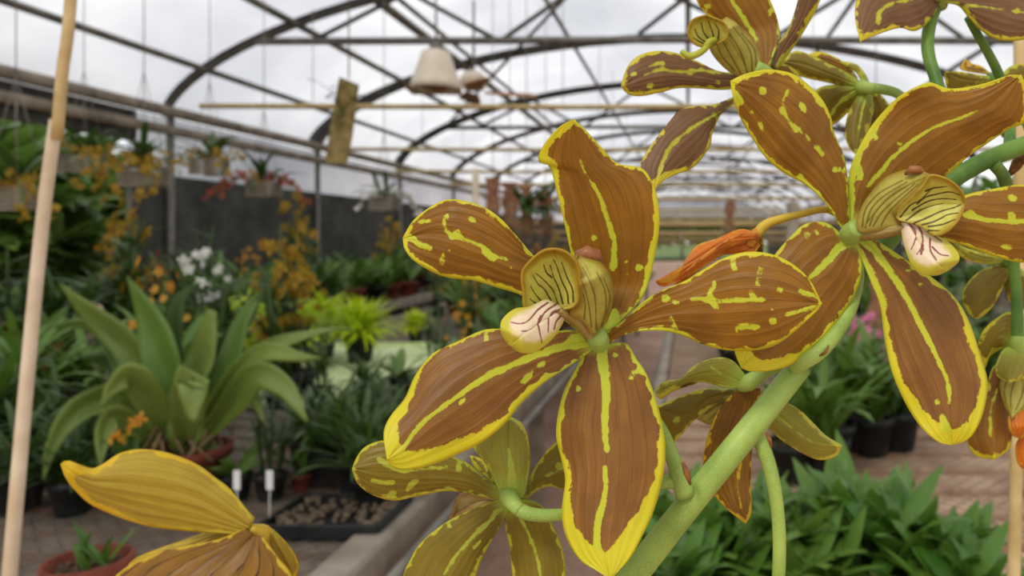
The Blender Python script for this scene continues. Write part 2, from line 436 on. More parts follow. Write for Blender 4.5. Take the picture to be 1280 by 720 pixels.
blade('petal', BROWN, f1,
      [(752, 420), (779, 401), (801, 380), (827, 363), (857, 351), (878, 338), (904, 323), (934, 315), (964, 318), (990, 330), (1012, 350), (1027, 379)],
      [(756, 434), (775, 421), (801, 414), (835, 414), (861, 422), (887, 433), (917, 438), (947, 437), (973, 429), (999, 409), (1020, 389), (1027, 379)],
      [(753, 426), (790, 404), (840, 388), (900, 378), (960, 375), (1027, 379)],
      [.285, .280, .276, .274, .274, .277], e=([0, -.001, .001, .003, .003, 0], [0, 0, .003, .005, .003, 0]), bw=([1, 1, 2, 3.5, 4, 3.5, 3], [1, 2, 4, 3, 4, 4, 4, 4]),
      stripe=([(878, 373), (888, 376), (903, 376), (917, 375), (936, 375), (955, 374)], 2.4, 3.2),
      marks=[(((893, 352), (888, 368)), 2, 4), (((888, 374), (896, 385)), 5, 2), (((865, 374), (874, 374)), 1.6), (((951, 336), (947, 355)), 1.8), ((832, 373), 4.6), ((846, 379), 3),
             (((938, 364), (942, 374)), 2, 4), ((974, 362), 3), (((916, 325), (918, 336)), 3.2), (((921, 412), (929, 407), (947, 408)), 3.4), ((966, 401), 4.2), (((839, 397), (844, 409)), 2.4),
             (((998, 363), (1018, 370)), 2.4), (((984, 393), (1020, 382)), 2), ((966, 387), 1.4)], ripple=.0006, nu=52, nv=26)
blade('petal', BROWNP, f1,
      [(738, 414), (707, 413), (680, 416), (650, 411), (627, 411), (604, 413), (573, 427), (542, 442), (520, 469), (507, 498), (489, 520), (480, 542), (484, 574)],
      [(746, 434), (724, 449), (702, 464), (680, 478), (653, 502), (631, 529), (604, 551), (573, 567), (538, 581), (507, 587), (490, 582), (484, 574)],
      [(742, 424), (711, 431), (675, 442), (640, 456), (604, 473), (573, 495), (538, 520), (512, 546), (484, 574)],
      [.285, .281, .274, .266, .259, .256], e=([0, 0, .003, .006, .006, 0], [0, .001, .002, .003, .003, 0]), bw=([1, 2, 3, 3, 3, 3, 8, 17, 24], [1, 3, 6, 8, 9, 15, 19, 22, 24]),
      stripe=([(729, 423), (711, 431), (675, 442), (640, 456), (604, 473), (573, 495), (538, 520), (520, 538), (504, 560)], 5.5, 2.4),
      marks=[(((653, 476), (663, 468)), 2.6), (((672, 457), (680, 454)), 2.6), (((608, 418), (608, 427)), 2), (((716, 428), (735, 424)), 9, 9), (((574, 504), (580, 500)), 1.4)], ripple=.0008, hub=.1, nu=52, nv=28)
blade('sepal', BROWNP, f1,
      [(737, 434), (731, 440), (718, 464), (704, 493), (697, 524), (696, 547), (702, 573), (707, 600), (703, 635), (707, 667), (724, 698), (747, 714), (763, 724)],
      [(768, 430), (784, 430), (796, 449), (809, 469), (822, 507), (831, 551), (829, 591), (818, 635), (804, 667), (787, 698), (763, 724)],
      [(750, 430), (754, 450), (758, 489), (757, 524), (758, 560), (756, 622), (752, 675), (763, 724)],
      [.286, .281, .274, .268, .264, .264], e=([0, .003, .005, .005, .003, 0], [0, .002, .004, .005, .003, 0]), bw=([2, 3, 6, 6, 7, 10, 17, 27, 34], [2, 4, 6, 6, 9, 14, 22, 30, 34]),
      stripe=[([(752, 436), (754, 455), (758, 489), (756, 524), (758, 562)], 7, 3.4), ([(756, 584), (757, 612), (751, 640), (746, 670), (750, 700)], 3, 5)],
      marks=[((723, 486), 3.4), (((789, 474), (792, 467), (800, 463)), 2.6), ((769, 444), 2.4)], ripple=.0007, hub=.06, nu=56, nv=28)
# lip
blade('lip_lobe', LOBE_OUT, f1,
      [(740, 418), (728, 402), (712, 392), (722, 378), (724, 360), (722, 342), (717, 328), (722, 319)],
      [(744, 418), (752, 409), (760, 396), (765, 379), (766, 360), (762, 344), (751, 329), (738, 321), (722, 319)],
      [(742, 418), (745, 396), (744, 370), (738, 346), (730, 330), (722, 319)],
      [.277, .265, .259, .262, .268], e=(-.002, .010), bw=([2, 5, 6, 7, 8], [3, 4, 4, 5, 7]),
      veins=[[(745, 412), (745, 394), (743, 373), (737, 352), (728, 335)], [(751, 406), (756, 388), (755, 363), (745, 341)], [(739, 408), (737, 388), (733, 369), (727, 352)], [(757, 392), (761, 370), (753, 347)], [(730, 398), (731, 380), (728, 366)]],
      thick=.0009, label='outer side of the veined olive lobe')
blade('lip_lobe', LOBE_IN, f1,
      [(692, 384), (672, 385), (656, 385), (654, 365), (652, 350), (654, 337), (666, 323), (680, 313), (694, 311)],
      [(705, 386), (716, 383), (723, 374), (724, 360), (725, 342), (721, 328), (712, 318), (703, 313), (694, 311)],
      [(698, 385), (693, 362), (690, 335), (694, 311)],
      [.274, .272, .268, .264], e=(-.008, -.011), bw=([1, 2, 3, 4, 5, 7, 8], [1, 2, 3, 7, 9, 8, 8]),
      veins=[[(705, 380), (700, 362), (693, 346), (687, 331)], [(712, 380), (710, 365), (703, 350), (697, 333), (693, 324)], [(718, 378), (717, 362), (710, 346), (703, 327)], [(699, 382), (691, 363), (680, 350), (669, 341)],
             [(691, 380), (680, 361), (672, 355), (665, 343)], [(680, 381), (668, 367), (662, 357)], [(672, 382), (661, 373)], [(690, 347), (683, 340), (679, 330)]],
      thick=.0009, label='inner side of the lobe with dark veins')
blade('lip_lobe', LOBE_MID, f1,
      [(700, 384), (683, 376), (670, 381), (660, 385), (645, 387), (634, 394), (627, 404), (629, 418), (638, 431)],
      [(706, 392), (704, 398), (699, 409), (691, 421), (678, 433), (664, 440), (651, 439), (638, 431)],
      [(703, 388), (686, 397), (664, 411), (638, 431)],
      [.268, .257, .253, .257], e=(.003, .003), bw=([0, 0, 1, 4, 8, 11, 13, 14], [0, 2, 6, 12, 15, 15]),
      veins=[[(694, 382), (682, 390), (674, 401), (664, 412), (652, 415)], [(676, 396), (672, 405), (676, 428)], [(699, 389), (690, 391), (685, 400), (684, 415)], [(684, 380), (672, 389), (660, 402), (650, 406), (639, 404)], [(700, 394), (694, 402), (691, 412)]],
      thick=.0012, label='white middle lobe with red veins and yellow rim')
blade('column', CREAM, f1,
      [(745, 424), (736, 410), (726, 398), (712, 392), (704, 386)], [(738, 428), (724, 410), (712, 400), (702, 394), (698, 388)], [(742, 426), (728, 404), (716, 396), (700, 388)],
      [.282, .272, .266, .264], e=.004, bw=2, thick=.002, label='cream throat of the lip')
b = MB(); cp = W(735, 322, .272)
b.tube([cp+Vector((-.0046, .002, -.0012)), cp+Vector((-.003, 0, .0004)), cp+Vector((0, -.001, .0012)), cp+Vector((.003, 0, .0005)), cp+Vector((.005, .002, -.002))], [.0008, .0026, .0034, .0027, .0008], 14)
b.build('anther_cap', CAPM, f1)

# ---- flower 2 (right)
f2 = flower(spray, 1064, 290, .318, [(1052, 312, .334), (1060, 298, .322), (1065, 290, .314), (1072, 284, .310)], [8, 12, 14, 11])
ptube('pedicel', STEM, f2, [(1060, 300, .322), (1072, 340, .330), (1062, 385, .322), (1043, 418, .316), (1024, 440, .312), (1006, 452, .312), (992, 462, .318)], [7, 8, 9, 10, 10, 10, 9])
blade('petal', BROWN, f2,
      [(1056, 292), (1033, 256), (1007, 231), (980, 216), (958, 198), (938, 169), (922, 140), (915, 116), (913, 102)],
      [(1064, 286), (1060, 255), (1059, 229), (1055, 198), (1047, 178), (1040, 160), (1039, 149), (1029, 127), (1011, 107), (989, 92), (958, 87), (931, 93), (913, 102)],
      [(1060, 290), (1048, 240), (1024, 195), (992, 155), (955, 122), (913, 102)],
      [.317, .316, .311, .306, .303, .304], e=([0, .001, .003, .004, .003, 0], [0, .003, .004, .003, .002, 0]), bw=([1, 3, 5, 5, 4, 4, 5], [1, 2, 2, 2, 3, 4, 4, 5, 6]),
      stripe=([(984, 114), (979, 136), (993, 161), (1003, 166), (1013, 176)], 2, 1.4),
      marks=[((978, 138), 4.5), ((995, 162), 4.5), (((1020, 183), (1027, 193)), 2.6), ((953, 113), 4), (((1002, 131), (1005, 139)), 3), ((940, 140), 2.6), (((950, 153), (953, 163)), 1.6), (((1023, 127), (1028, 131)), 3),
             (((1043, 212), (1053, 213)), 2.6), (((918, 118), (926, 127)), 3.5), ((1000, 220), 3)], ripple=.0007, nu=50, nv=28, hub=.05)
blade('sepal', BROWN, f2,
      [(1062, 288), (1060, 240), (1064, 207), (1078, 176), (1096, 149), (1122, 122), (1149, 107), (1163, 103), (1184, 111), (1211, 109), (1238, 102), (1262, 94), (1276, 94)],
      [(1078, 288), (1110, 276), (1150, 246), (1184, 218), (1211, 195), (1238, 176), (1262, 160), (1281, 152), (1287, 122), (1276, 94)],
      [(1069, 286), (1088, 238), (1102, 213), (1122, 191), (1149, 170), (1175, 156), (1202, 147), (1240, 126), (1276, 94)],
      [.318, .319, .315, .310, .306, .306], e=([0, .003, .002, -.002, .002, 0], [0, .002, .005, .005, .002, 0]), bw=([2, 8, 9, 8, 4, 3, 3, 3, 4], [1, 2, 2, 2, 3, 4, 7, 5]),
      stripe=([(1085, 232), (1102, 213), (1122, 191), (1149, 170), (1175, 156), (1202, 147), (1225, 137)], 3, 1.6),
      marks=[((1124, 179), 2), (((1090, 160), (1094, 172)), 4), (((1070, 205), (1075, 220)), 4)], ripple=.001, nu=54, nv=28, hub=.1)
blade('petal', BROWN, f2,
      [(1080, 284), (1150, 262), (1207, 244), (1238, 237), (1280, 231), (1320, 240), (1352, 278)],
      [(1080, 292), (1140, 294), (1180, 300), (1211, 309), (1242, 320), (1280, 328), (1322, 318), (1352, 278)],
      [(1080, 288), (1150, 276), (1211, 268), (1240, 275), (1290, 278), (1352, 278)],
      [.318, .317, .312, .310, .314], e=.003, bw=([2, 3, 4, 3, 4, 5], [2, 3, 4, 3, 3]),
      stripe=([(1206, 268), (1225, 273), (1245, 276), (1282, 277)], 3.5, 3),
      marks=[((1265, 248), 4.4), (((1254, 308), (1262, 309)), 3), ((1264, 270), 5), ((1212, 268), 5.5), ((1170, 262), 2)], ripple=.0008, nu=46)
blade('petal', BROWN, f2,
      [(1054, 296), (1033, 279), (1007, 280), (989, 295), (969, 318), (945, 352), (926, 400), (918, 435), (926, 459)],
      [(1076, 300), (1078, 335), (1072, 360), (1055, 390), (1030, 422), (1000, 449), (970, 462), (940, 464), (926, 459)],
      [(1066, 300), (1048, 312), (1030, 332), (1008, 352), (975, 405), (926, 459)],
      [.318, .317, .311, .306, .303], e=([0, .004, .004, 0], [0, .005, .005, 0]), bw=([2, 4, 4, 8, 18, 26], [2, 4, 5, 7, 14, 20]),
      stripe=([(1062, 302), (1048, 310), (1033, 327), (1013, 347)], 6, 3.5), marks=[(((1004, 288), (1009, 297)), 1.8), (((1018, 288), (1022, 292)), 1.4)], ripple=.0007, nu=46, nv=26, hub=.1)
blade('sepal', BROWNP, f2,
      [(1064, 300), (1075, 320), (1087, 349), (1100, 382), (1106, 425), (1115, 465), (1130, 500), (1150, 532), (1172, 552), (1190, 556)],
      [(1078, 296), (1096, 302), (1122, 318), (1167, 349), (1195, 375), (1212, 405), (1225, 445), (1234, 480), (1227, 520), (1212, 547), (1190, 556)],
      [(1072, 298), (1086, 306), (1109, 335), (1130, 367), (1145, 395), (1160, 425), (1175, 455), (1186, 492), (1190, 556)],
      [.318, .315, .308, .302, .299, .301], e=([0, .001, .003, .004, 0], [0, .004, .006, .005, 0]), bw=([4, 8, 9, 8, 8, 10, 14, 19, 20], [1, 3, 4, 4, 7, 8, 10, 15, 20]),
      stripe=([(1078, 301), (1090, 310), (1109, 335), (1130, 367), (1145, 395), (1160, 425), (1175, 455), (1185, 480), (1186, 504)], 5.5, 2),
      marks=[((1172, 502), 3), (((1178, 520), (1184, 545)), 3, 9), ((1150, 356), 2.6), ((1134, 340), 2)], ripple=.0008, nu=54, nv=28, hub=.05)
blade('lip_lobe', LOBE_OUT, f2,
      [(1074, 289), (1071, 279), (1077, 260), (1090, 240), (1106, 223), (1127, 214), (1146, 213), (1164, 219)],
      [(1080, 291), (1108, 286), (1126, 284), (1121, 270), (1127, 258), (1140, 246), (1154, 231), (1164, 219)],
      [(1077, 290), (1092, 268), (1118, 242), (1164, 219)],
      [.308, .298, .290, .288], e=([0, .008, .008, 0], [0, 0, -.002, 0]), bw=([2, 3, 4, 4], [4, 4, 5, 5]),
      veins=[[(1078, 283), (1083, 262), (1100, 242), (1129, 226)], [(1087, 282), (1096, 263), (1112, 248), (1140, 230)], [(1102, 281), (1110, 267), (1127, 250), (1148, 231)], [(1092, 282), (1102, 266), (1119, 250), (1144, 230)], [(1082, 284), (1089, 263), (1106, 245), (1134, 228)]],
      thick=.0009, label='outer side of the veined olive lobe')
blade('lip_lobe', LOBE_IN, f2,
      [(1120, 272), (1126, 259), (1140, 246), (1154, 231), (1163, 219), (1180, 222), (1194, 230), (1204, 242), (1207, 256)],
      [(1124, 276), (1142, 280), (1154, 285), (1167, 294), (1180, 292), (1194, 281), (1202, 269), (1207, 256)],
      [(1122, 274), (1148, 262), (1178, 255), (1207, 256)],
      [.297, .297, .295, .290], e=([0, -.008, -.009, 0], [0, -.004, -.006, 0]), bw=([1, 2, 3, 5, 6, 6], [1, 1, 4, 5, 5]),
      veins=[[(1125, 271), (1137, 256), (1150, 249), (1164, 235)], [(1133, 276), (1146, 266), (1162, 258), (1179, 254)], [(1142, 280), (1158, 273), (1175, 265), (1192, 260), (1202, 256)], [(1152, 282), (1169, 277), (1185, 269), (1198, 267)],
             [(1160, 284), (1179, 281), (1194, 275)], [(1146, 254), (1156, 246), (1171, 242), (1187, 239), (1200, 243)], [(1160, 289), (1175, 289)], [(1140, 262), (1158, 252), (1176, 248), (1196, 249)], [(1156, 238), (1168, 234), (1184, 232)]],
      thick=.0009, label='inner side of the lobe with dark veins')
blade('lip_lobe', LOBE_MID, f2,
      [(1127, 278), (1129, 296), (1133, 312), (1140, 329), (1153, 341), (1169, 343), (1183, 338)],
      [(1140, 278), (1154, 282), (1167, 294), (1183, 302), (1196, 316), (1197, 326), (1183, 338)],
      [(1134, 278), (1146, 298), (1160, 318), (1183, 338)],
      [.298, .290, .286, .289], e=.003, bw=([0, 1, 4, 8, 13, 15], [0, 1, 4, 8, 11, 14]),
      veins=[[(1136, 281), (1144, 290), (1144, 302), (1140, 312)], [(1146, 282), (1152, 294), (1153, 308), (1147, 318)], {'p': [(1153, 308), (1152, 318)], 'r': 2.2}, [(1162, 300), (1163, 314), (1171, 326)], [(1165, 310), (1175, 319), (1185, 321)], [(1164, 294), (1176, 303)]],
      thick=.0012, label='white middle lobe with red veins and yellow rim')
blade('column', CREAM, f2, [(1074, 290), (1095, 283), (1118, 281), (1132, 284)], [(1076, 298), (1095, 297), (1118, 292), (1132, 284)], [(1075, 294), (1100, 289), (1132, 284)], [.312, .304, .298], e=.004, bw=2, thick=.002, label='cream throat of the lip')
b = MB(); cp = W(1146, 214, .291)
b.tube([cp+Vector((-.004, .002, -.001)), cp+Vector((-.002, 0, .0006)), cp+Vector((.001, 0, .0006)), cp+Vector((.0032, .001, -.001))], [.0006, .0018, .0017, .0006], 12)
b.build('anther_cap', CAPM, f2)

# ---- flower 3 (upper left of flower 2, seen from the side)
f3 = flower(spray, 955, 92, .372, [(975, 106, .386), (962, 97, .376), (953, 90, .370), (944, 84, .366)], [6, 10, 11, 9])
ptube('pedicel', STEM, f3, [(962, 100, .380), (1000, 150, .400), (1060, 230, .395), (1118, 290, .356)], [6, 6, 6, 8])
blade('petal', MAUVE, f3, [(935, 92), (900, 90), (873, 78), (853, 69), (827, 64), (803, 68), (787, 80), (780, 96), (777, 108)],
      [(935, 108), (903, 112), (873, 110), (847, 110), (827, 115), (800, 120), (785, 117), (777, 108)],
      [(935, 100), (890, 98), (845, 90), (810, 92), (777, 108)], [.370, .366, .358, .354, .356], e=.003, bw=([2, 2, 3, 3, 4, 5], [3, 3, 3, 4, 4]),
      stripe=([(893, 91), (875, 88), (850, 90), (828, 87), (805, 94)], 2, 1.3), marks=[((862, 91), 3), (((828, 87), (829, 79), (812, 82)), 1.4), ((813, 107), 3.4), ((898, 104), 2.5), ((853, 108), 2.5), ((792, 92), 2.5)], nu=40)
blade('petal', MAUVE, f3, [(930, 116), (893, 131), (870, 133), (850, 138), (837, 152), (823, 170), (807, 193), (801, 212), (817, 240)],
      [(932, 124), (915, 131), (900, 144), (890, 167), (887, 183), (873, 203), (860, 213), (840, 220), (824, 230), (817, 240)],
      [(930, 120), (905, 137), (877, 153), (843, 177), (827, 203), (817, 240)], [.372, .364, .358, .354, .350], e=([0, .003, .003, 0], [0, .004, .004, 0]), bw=([1, 1, 1, 2, 2, 3], [2, 2, 2, 5, 6, 9]),
      stripe=([(915, 131), (877, 153), (843, 178), (828, 203), (820, 232)], 1.6, 2.5), nu=44)
blade('sepal', BROWN, f3, [(945, 96), (920, 60), (895, 30), (878, 12), (868, -8), (868, -40), (895, -75)], [(962, 82), (974, 50), (973, 30), (966, 8), (952, -20), (930, -50), (895, -75)],
      [(955, 90), (943, 47), (933, 28), (915, 0), (905, -35), (895, -75)], [.372, .376, .376, .372, .366], e=([0, .003, .004, 0], [0, .001, .001, 0]), bw=([2, 3, 3, 4], [2, 2, 3, 4]),
      stripe=([(946, 52), (933, 28), (915, 0), (906, -30)], 2.5, 2), marks=[(((962, 18), (965, 10)), 2), ((884, 8), 3)], nu=44)
blade('petal', MAUVE, f3, [(962, 84), (970, 60), (987, 33), (998, 0), (1002, -30), (1020, -62)], [(972, 86), (993, 57), (1010, 30), (1022, 7), (1032, -25), (1020, -62)],
      [(968, 86), (982, 56), (998, 30), (1010, 0), (1020, -62)], [.374, .372, .366, .362], e=(.006, .002), bw=([1, 1.5, 2], [3, 5, 3]), nu=36, marks=[((1000, 40), 3)])
blade('petal', BROWN, f3, [(950, 92), (955, 78), (975, 78), (994, 88), (1000, 100)], [(955, 100), (970, 100), (985, 104), (1000, 100)], [(952, 96), (970, 88), (1000, 100)], [.376, .384, .388], e=.002, bw=3, nu=20, nv=14)
blade('lip_lobe', LOBE_OUT, f3, [(932, 98), (910, 88), (890, 66), (888, 50), (896, 32), (908, 22)], [(946, 94), (951, 80), (947, 60), (934, 42), (918, 28), (908, 22)], [(938, 96), (925, 72), (912, 50), (908, 22)],
      [.368, .356, .350, .354], e=([0, .004, .006, 0], [0, .006, .006, 0]), bw=2, veins=[[(934, 92), (926, 66), (908, 36)], [(940, 90), (936, 62), (916, 34)], [(926, 92), (912, 66), (900, 44)], [(918, 88), (902, 68), (896, 52)], [(945, 86), (942, 62), (926, 42)]], thick=.0009)
blade('lip_lobe', LOBE_IN, f3, [(888, 60), (870, 56), (861, 46), (860, 36), (867, 24), (883, 19)], [(896, 55), (908, 48), (910, 38), (903, 27), (883, 19)], [(892, 58), (884, 42), (883, 19)],
      [.354, .352, .347], e=(-.005, -.006), bw=3, veins=[[(890, 54), (880, 42), (876, 28)], [(894, 52), (890, 38), (886, 26)], [(884, 55), (872, 46), (868, 36)], [(898, 50), (899, 38), (894, 29)], [(878, 55), (866, 48)]], thick=.0009)
ptube('lip_lobe', LIPG, f3, [(851, 64, .345), (862, 70, .345), (873, 67, .345), (882, 60, .346), (887, 52, .346), (895, 49, .348)], [2.5, 4.5, 4.2, 4, 4.5, 3], label='curled yellow-green middle lobe')

# ---- flower 4 (upper middle, seen from the back)
f4 = flower(spray, 1078, 110, .405, [(1095, 111, .398), (1086, 110, .400), (1078, 109, .404), (1070, 108, .410)], [6.5, 7, 8.5, 6])
ptube('pedicel', STEM, f4, [(1084, 110, .401), (1105, 112, .396), (1126, 120, .392), (1150, 150, .385), (1172, 200, .372), (1180, 228, .358)], [7, 6, 6, 6, 7, 8])
blade('sepal', OLIVE, f4, [(1072, 112), (1040, 104), (1004, 96), (986, 86), (978, 76)], [(1078, 104), (1060, 92), (1040, 82), (1012, 69), (994, 64), (978, 76)], [(1076, 108), (1036, 92), (1005, 80), (978, 76)], [.405, .408, .412], e=.004, bw=2.5, nu=32, hub=.3)
blade('petal', BROWN, f4, [(1070, 100), (1045, 88), (1022, 76), (1008, 70)], [(1072, 98), (1060, 82), (1040, 70), (1022, 65), (1008, 70)], [(1070, 99), (1045, 79), (1008, 70)], [.412, .418, .418], e=.002, bw=2.5, nu=26, nv=14)
blade('petal', PALE, f4, [(1078, 104), (1070, 90), (1056, 82), (1050, 78)], [(1087, 106), (1082, 94), (1072, 82), (1060, 78), (1050, 78)], [(1083, 105), (1074, 88), (1050, 78)], [.403, .408, .415], e=.002, bw=1.5, nu=24, nv=14, hub=.3)
blade('petal', OLIVE, f4, [(1070, 106), (1048, 106), (1024, 110), (1008, 128), (1012, 152), (1030, 158)], [(1078, 112), (1074, 124), (1058, 142), (1044, 154), (1030, 158)], [(1074, 110), (1048, 124), (1030, 158)], [.405, .410, .416], e=.003, bw=2.5, nu=30, hub=.35, stripe=([(1074, 112), (1050, 128), (1036, 148)], 3, 1))
blade('sepal', OLIVE, f4, [(1076, 114), (1062, 138), (1057, 160), (1059, 178), (1069, 192)], [(1088, 116), (1092, 135), (1087, 156), (1078, 180), (1069, 192)], [(1082, 115), (1074, 150), (1069, 192)], [.404, .398, .396], e=.004, bw=2, nu=32, hub=.3, stripe=([(1082, 118), (1076, 145), (1071, 170)], 2, .5))
blade('petal', OLIVE, f4, [(1086, 112), (1088, 135), (1086, 165), (1094, 160)], [(1090, 112), (1102, 120), (1112, 135), (1104, 150), (1094, 160)], [(1088, 112), (1098, 138), (1094, 160)], [.408, .414, .418], e=.002, bw=2, nu=24, nv=14)

# ---- flower 5 (top right corner)
f5 = flower(spray, 1176, -10, .366, [(1176, 8, .376), (1176, -4, .370), (1176, -12, .364), (1176, -20, .360)], [8, 11, 12, 9])
ptube('pedicel', STEMD, f5, [(1175, 0, .374), (1165, 22, .374), (1160, 45, .374), (1161, 70, .372), (1172, 105, .366), (1186, 150, .362), (1196, 222, .352)], [7, 8, 8, 8, 8, 8, 9])
blade('petal', MAUVE, f5, [(1168, -22), (1120, -32), (1085, -20), (1071, 0), (1069, 25), (1075, 52)], [(1177, -8), (1174, 6), (1160, 28), (1143, 39), (1125, 35), (1100, 42), (1075, 52)],
      [(1172, -14), (1145, 0), (1116, 4), (1096, 20), (1075, 52)], [.368, .362, .354, .352], e=([0, .003, .004, 0], [0, .004, .003, 0]), bw=([2, 2, 3, 4], [3, 3, 4, 4, 7]), stripe=([(1140, 0), (1118, 4), (1100, 14), (1098, 28)], 1.6, 3), nu=42)
blade('petal', MAUVE, f5, [(1184, -22), (1230, -30), (1280, -20), (1320, 10), (1330, 40)], [(1178, 4), (1198, 7), (1211, 22), (1225, 37), (1245, 49), (1268, 51), (1295, 46), (1330, 40)],
      [(1180, -6), (1215, 4), (1260, 12), (1330, 40)], [.368, .362, .356, .354], e=([0, .003, .004, 0], [0, .004, .003, 0]), bw=([2, 2, 3, 4], [4, 4, 5, 4, 4]), stripe=([(1200, 6), (1240, 10), (1282, 17)], .8, 1.6), marks=[((1272, 14), 3)], nu=42)
blade('sepal', MAUVE, f5, [(1170, -12), (1150, -50), (1155, -95), (1178, -125)], [(1184, -12), (1206, -50), (1200, -95), (1178, -125)], [(1177, -12), (1178, -60), (1178, -125)], [.366, .360, .358], e=.003, bw=3, nu=24)
ptube('pedicel', STEMD, spray, [(1210, 22, .372), (1220, 40, .376), (1234, 64, .380), (1248, 92, .384), (1262, 130, .382), (1262, 188, .360)], [5, 5.5, 6, 6, 6, 8])

# ---- small flower behind the right edge, backs only
f11 = flower(spray, 1246, 100, .430, [(1258, 108, .426), (1250, 103, .428), (1243, 99, .431), (1238, 96, .436)], [5, 7, 8, 6], STEMD)
ptube('pedicel', STEMD, f11, [(1250, 104, .428), (1268, 130, .420), (1285, 160, .39), (1292, 180, .36)], [5, 5, 5, 6])
blade('petal', OLIVE, f11, [(1244, 96), (1225, 94), (1200, 90), (1181, 90)], [(1244, 104), (1220, 106), (1198, 112), (1184, 112), (1181, 90)], [(1244, 100), (1215, 100), (1181, 90)], [.430, .425, .424], e=.002, bw=2, nu=24, nv=14, hub=.3)
blade('petal', AMBER, f11, [(1244, 98), (1228, 84), (1214, 80), (1207, 74)], [(1246, 94), (1232, 92), (1214, 90), (1200, 86), (1207, 74)], [(1245, 96), (1224, 86), (1207, 74)], [.432, .440, .444], e=.002, bw=3, nu=22, nv=12)
blade('petal', OLIVE, f11, [(1250, 96), (1262, 84), (1280, 80), (1296, 90)], [(1250, 106), (1268, 108), (1284, 104), (1296, 90)], [(1250, 101), (1272, 94), (1296, 90)], [.432, .436, .440], e=.002, bw=2.5, nu=22, nv=12)
blade('petal', OLIVE, f11, [(1240, 104), (1236, 130), (1244, 158), (1254, 172)], [(1256, 108), (1270, 130), (1266, 158), (1254, 172)], [(1248, 106), (1254, 138), (1254, 172)], [.430, .424, .424], e=.003, bw=2.5, nu=22, nv=12)

# ---- flower 6 (lower left, seen from the back)
f6 = flower(spray, 636, 618, .300, [(651, 638, .290), (642, 630, .292), (637, 621, .297), (634, 612, .303)], [8, 9, 12, 10])
ptube('pedicel', STEM, f6, [(640, 622, .296), (648, 636, .291), (665, 643, .290), (690, 644, .291), (720, 640, .294), (770, 624, .296), (826, 603, .296), (852, 604, .298)], [9, 8.5, 7.5, 7, 7, 7, 7.5, 10])
blade('petal', OLIVE, f6, [(632, 628), (617, 624), (588, 617), (558, 613), (520, 620), (493, 625), (466, 618), (448, 604), (441, 586)],
      [(630, 614), (603, 596), (588, 582), (570, 573), (535, 563), (505, 552), (478, 551), (458, 558), (447, 571), (441, 586)],
      [(631, 620), (590, 600), (545, 592), (495, 590), (441, 586)], [.301, .303, .298, .294, .294], e=.003, bw=([1, 2, 3, 3, 3, 3], [1, 2, 3, 3, 4]),
      marks=[(((466, 600), (480, 603), (492, 602)), 2.4), (((510, 612), (516, 603), (521, 600)), 2.2), (((475, 575), (500, 588), (530, 586), (560, 584)), 3.2, 1.5), (((575, 573), (573, 588)), 2), (((488, 621), (492, 616)), 3), ((560, 610), 3)], nu=46, nv=24, hub=.15)
blade('sepal', PALE, f6, [(627, 622), (623, 611), (614, 590), (603, 573), (591, 556), (592, 534), (612, 520), (636, 521)], [(654, 622), (660, 596), (662, 569), (658, 542), (650, 528), (636, 521)],
      [(641, 622), (641, 590), (636, 555), (636, 521)], [.298, .293, .296, .302], e=.005, bw=([1, 1.5, 2, 2], [1, 1.5, 2.5, 2]), stripe=([(640, 618), (640, 590), (636, 560)], 7, 1.5), nu=36, nv=24, hub=.45)
blade('petal', OLIVE, f6, [(650, 624), (658, 618), (663, 597), (677, 573), (695, 553), (720, 540), (742, 552)], [(655, 626), (674, 611), (689, 607), (704, 611), (725, 604), (742, 585), (742, 552)],
      [(652, 624), (676, 598), (705, 580), (742, 552)], [.303, .306, .306, .304], e=.003, bw=([1, 2, 2.5], [2, 3, 2]), marks=[((700, 583), 5), (((684, 594), (692, 590)), 1.5), ((718, 566), 3)], nu=32, nv=20)
blade('petal', OLIVE, f6, [(632, 620), (594, 635), (558, 653), (528, 677), (514, 698), (505, 720), (508, 748), (536, 778)], [(637, 636), (632, 646), (617, 671), (601, 700), (594, 720), (580, 755), (536, 778)],
      [(634, 628), (604, 658), (572, 692), (552, 725), (536, 778)], [.302, .303, .298, .294], e=([0, .003, .004, 0], [0, .004, .004, 0]), bw=([1, 2, 3, 4], [1, 3, 4, 4]),
      stripe=([(630, 632), (604, 658), (572, 692), (556, 718)], 3.2, 1.6), marks=[((545, 664), 2.6), ((562, 658), 2.2), (((592, 684), (600, 676)), 1.4)], nu=40, nv=24, hub=.12)
blade('sepal', OLIVE, f6, [(632, 634), (632, 659), (638, 688), (641, 718), (650, 752), (676, 772)], [(652, 622), (677, 632), (690, 655), (703, 686), (707, 718), (702, 750), (676, 772)],
      [(642, 630), (662, 662), (672, 700), (676, 772)], [.303, .306, .304, .302], e=([0, .002, .003, 0], [0, .003, .004, 0]), bw=([1, 2, 3, 4], [1, 2, 3, 4]), stripe=([(646, 640), (660, 665), (674, 705), (678, 735)], 2.4, 1.6), nu=38, nv=22, hub=.15)
blade('petal', OLIVE, f6, [(626, 612), (610, 598), (594, 584), (588, 570)], [(622, 606), (612, 588), (602, 574), (588, 570)], [(624, 609), (606, 590), (588, 570)], [.304, .310, .312], e=.001, bw=1.5, nu=18, nv=10)
blade('column', CREAM, f6, [(622, 628), (600, 636), (580, 640), (566, 648), (562, 655)], [(622, 624), (604, 618), (584, 616), (572, 622), (562, 655)], [(622, 626), (596, 627), (562, 655)], [.306, .316, .320], e=-.003, bw=2, nu=20, nv=12, thick=.002, label='cream lip showing behind the petals')

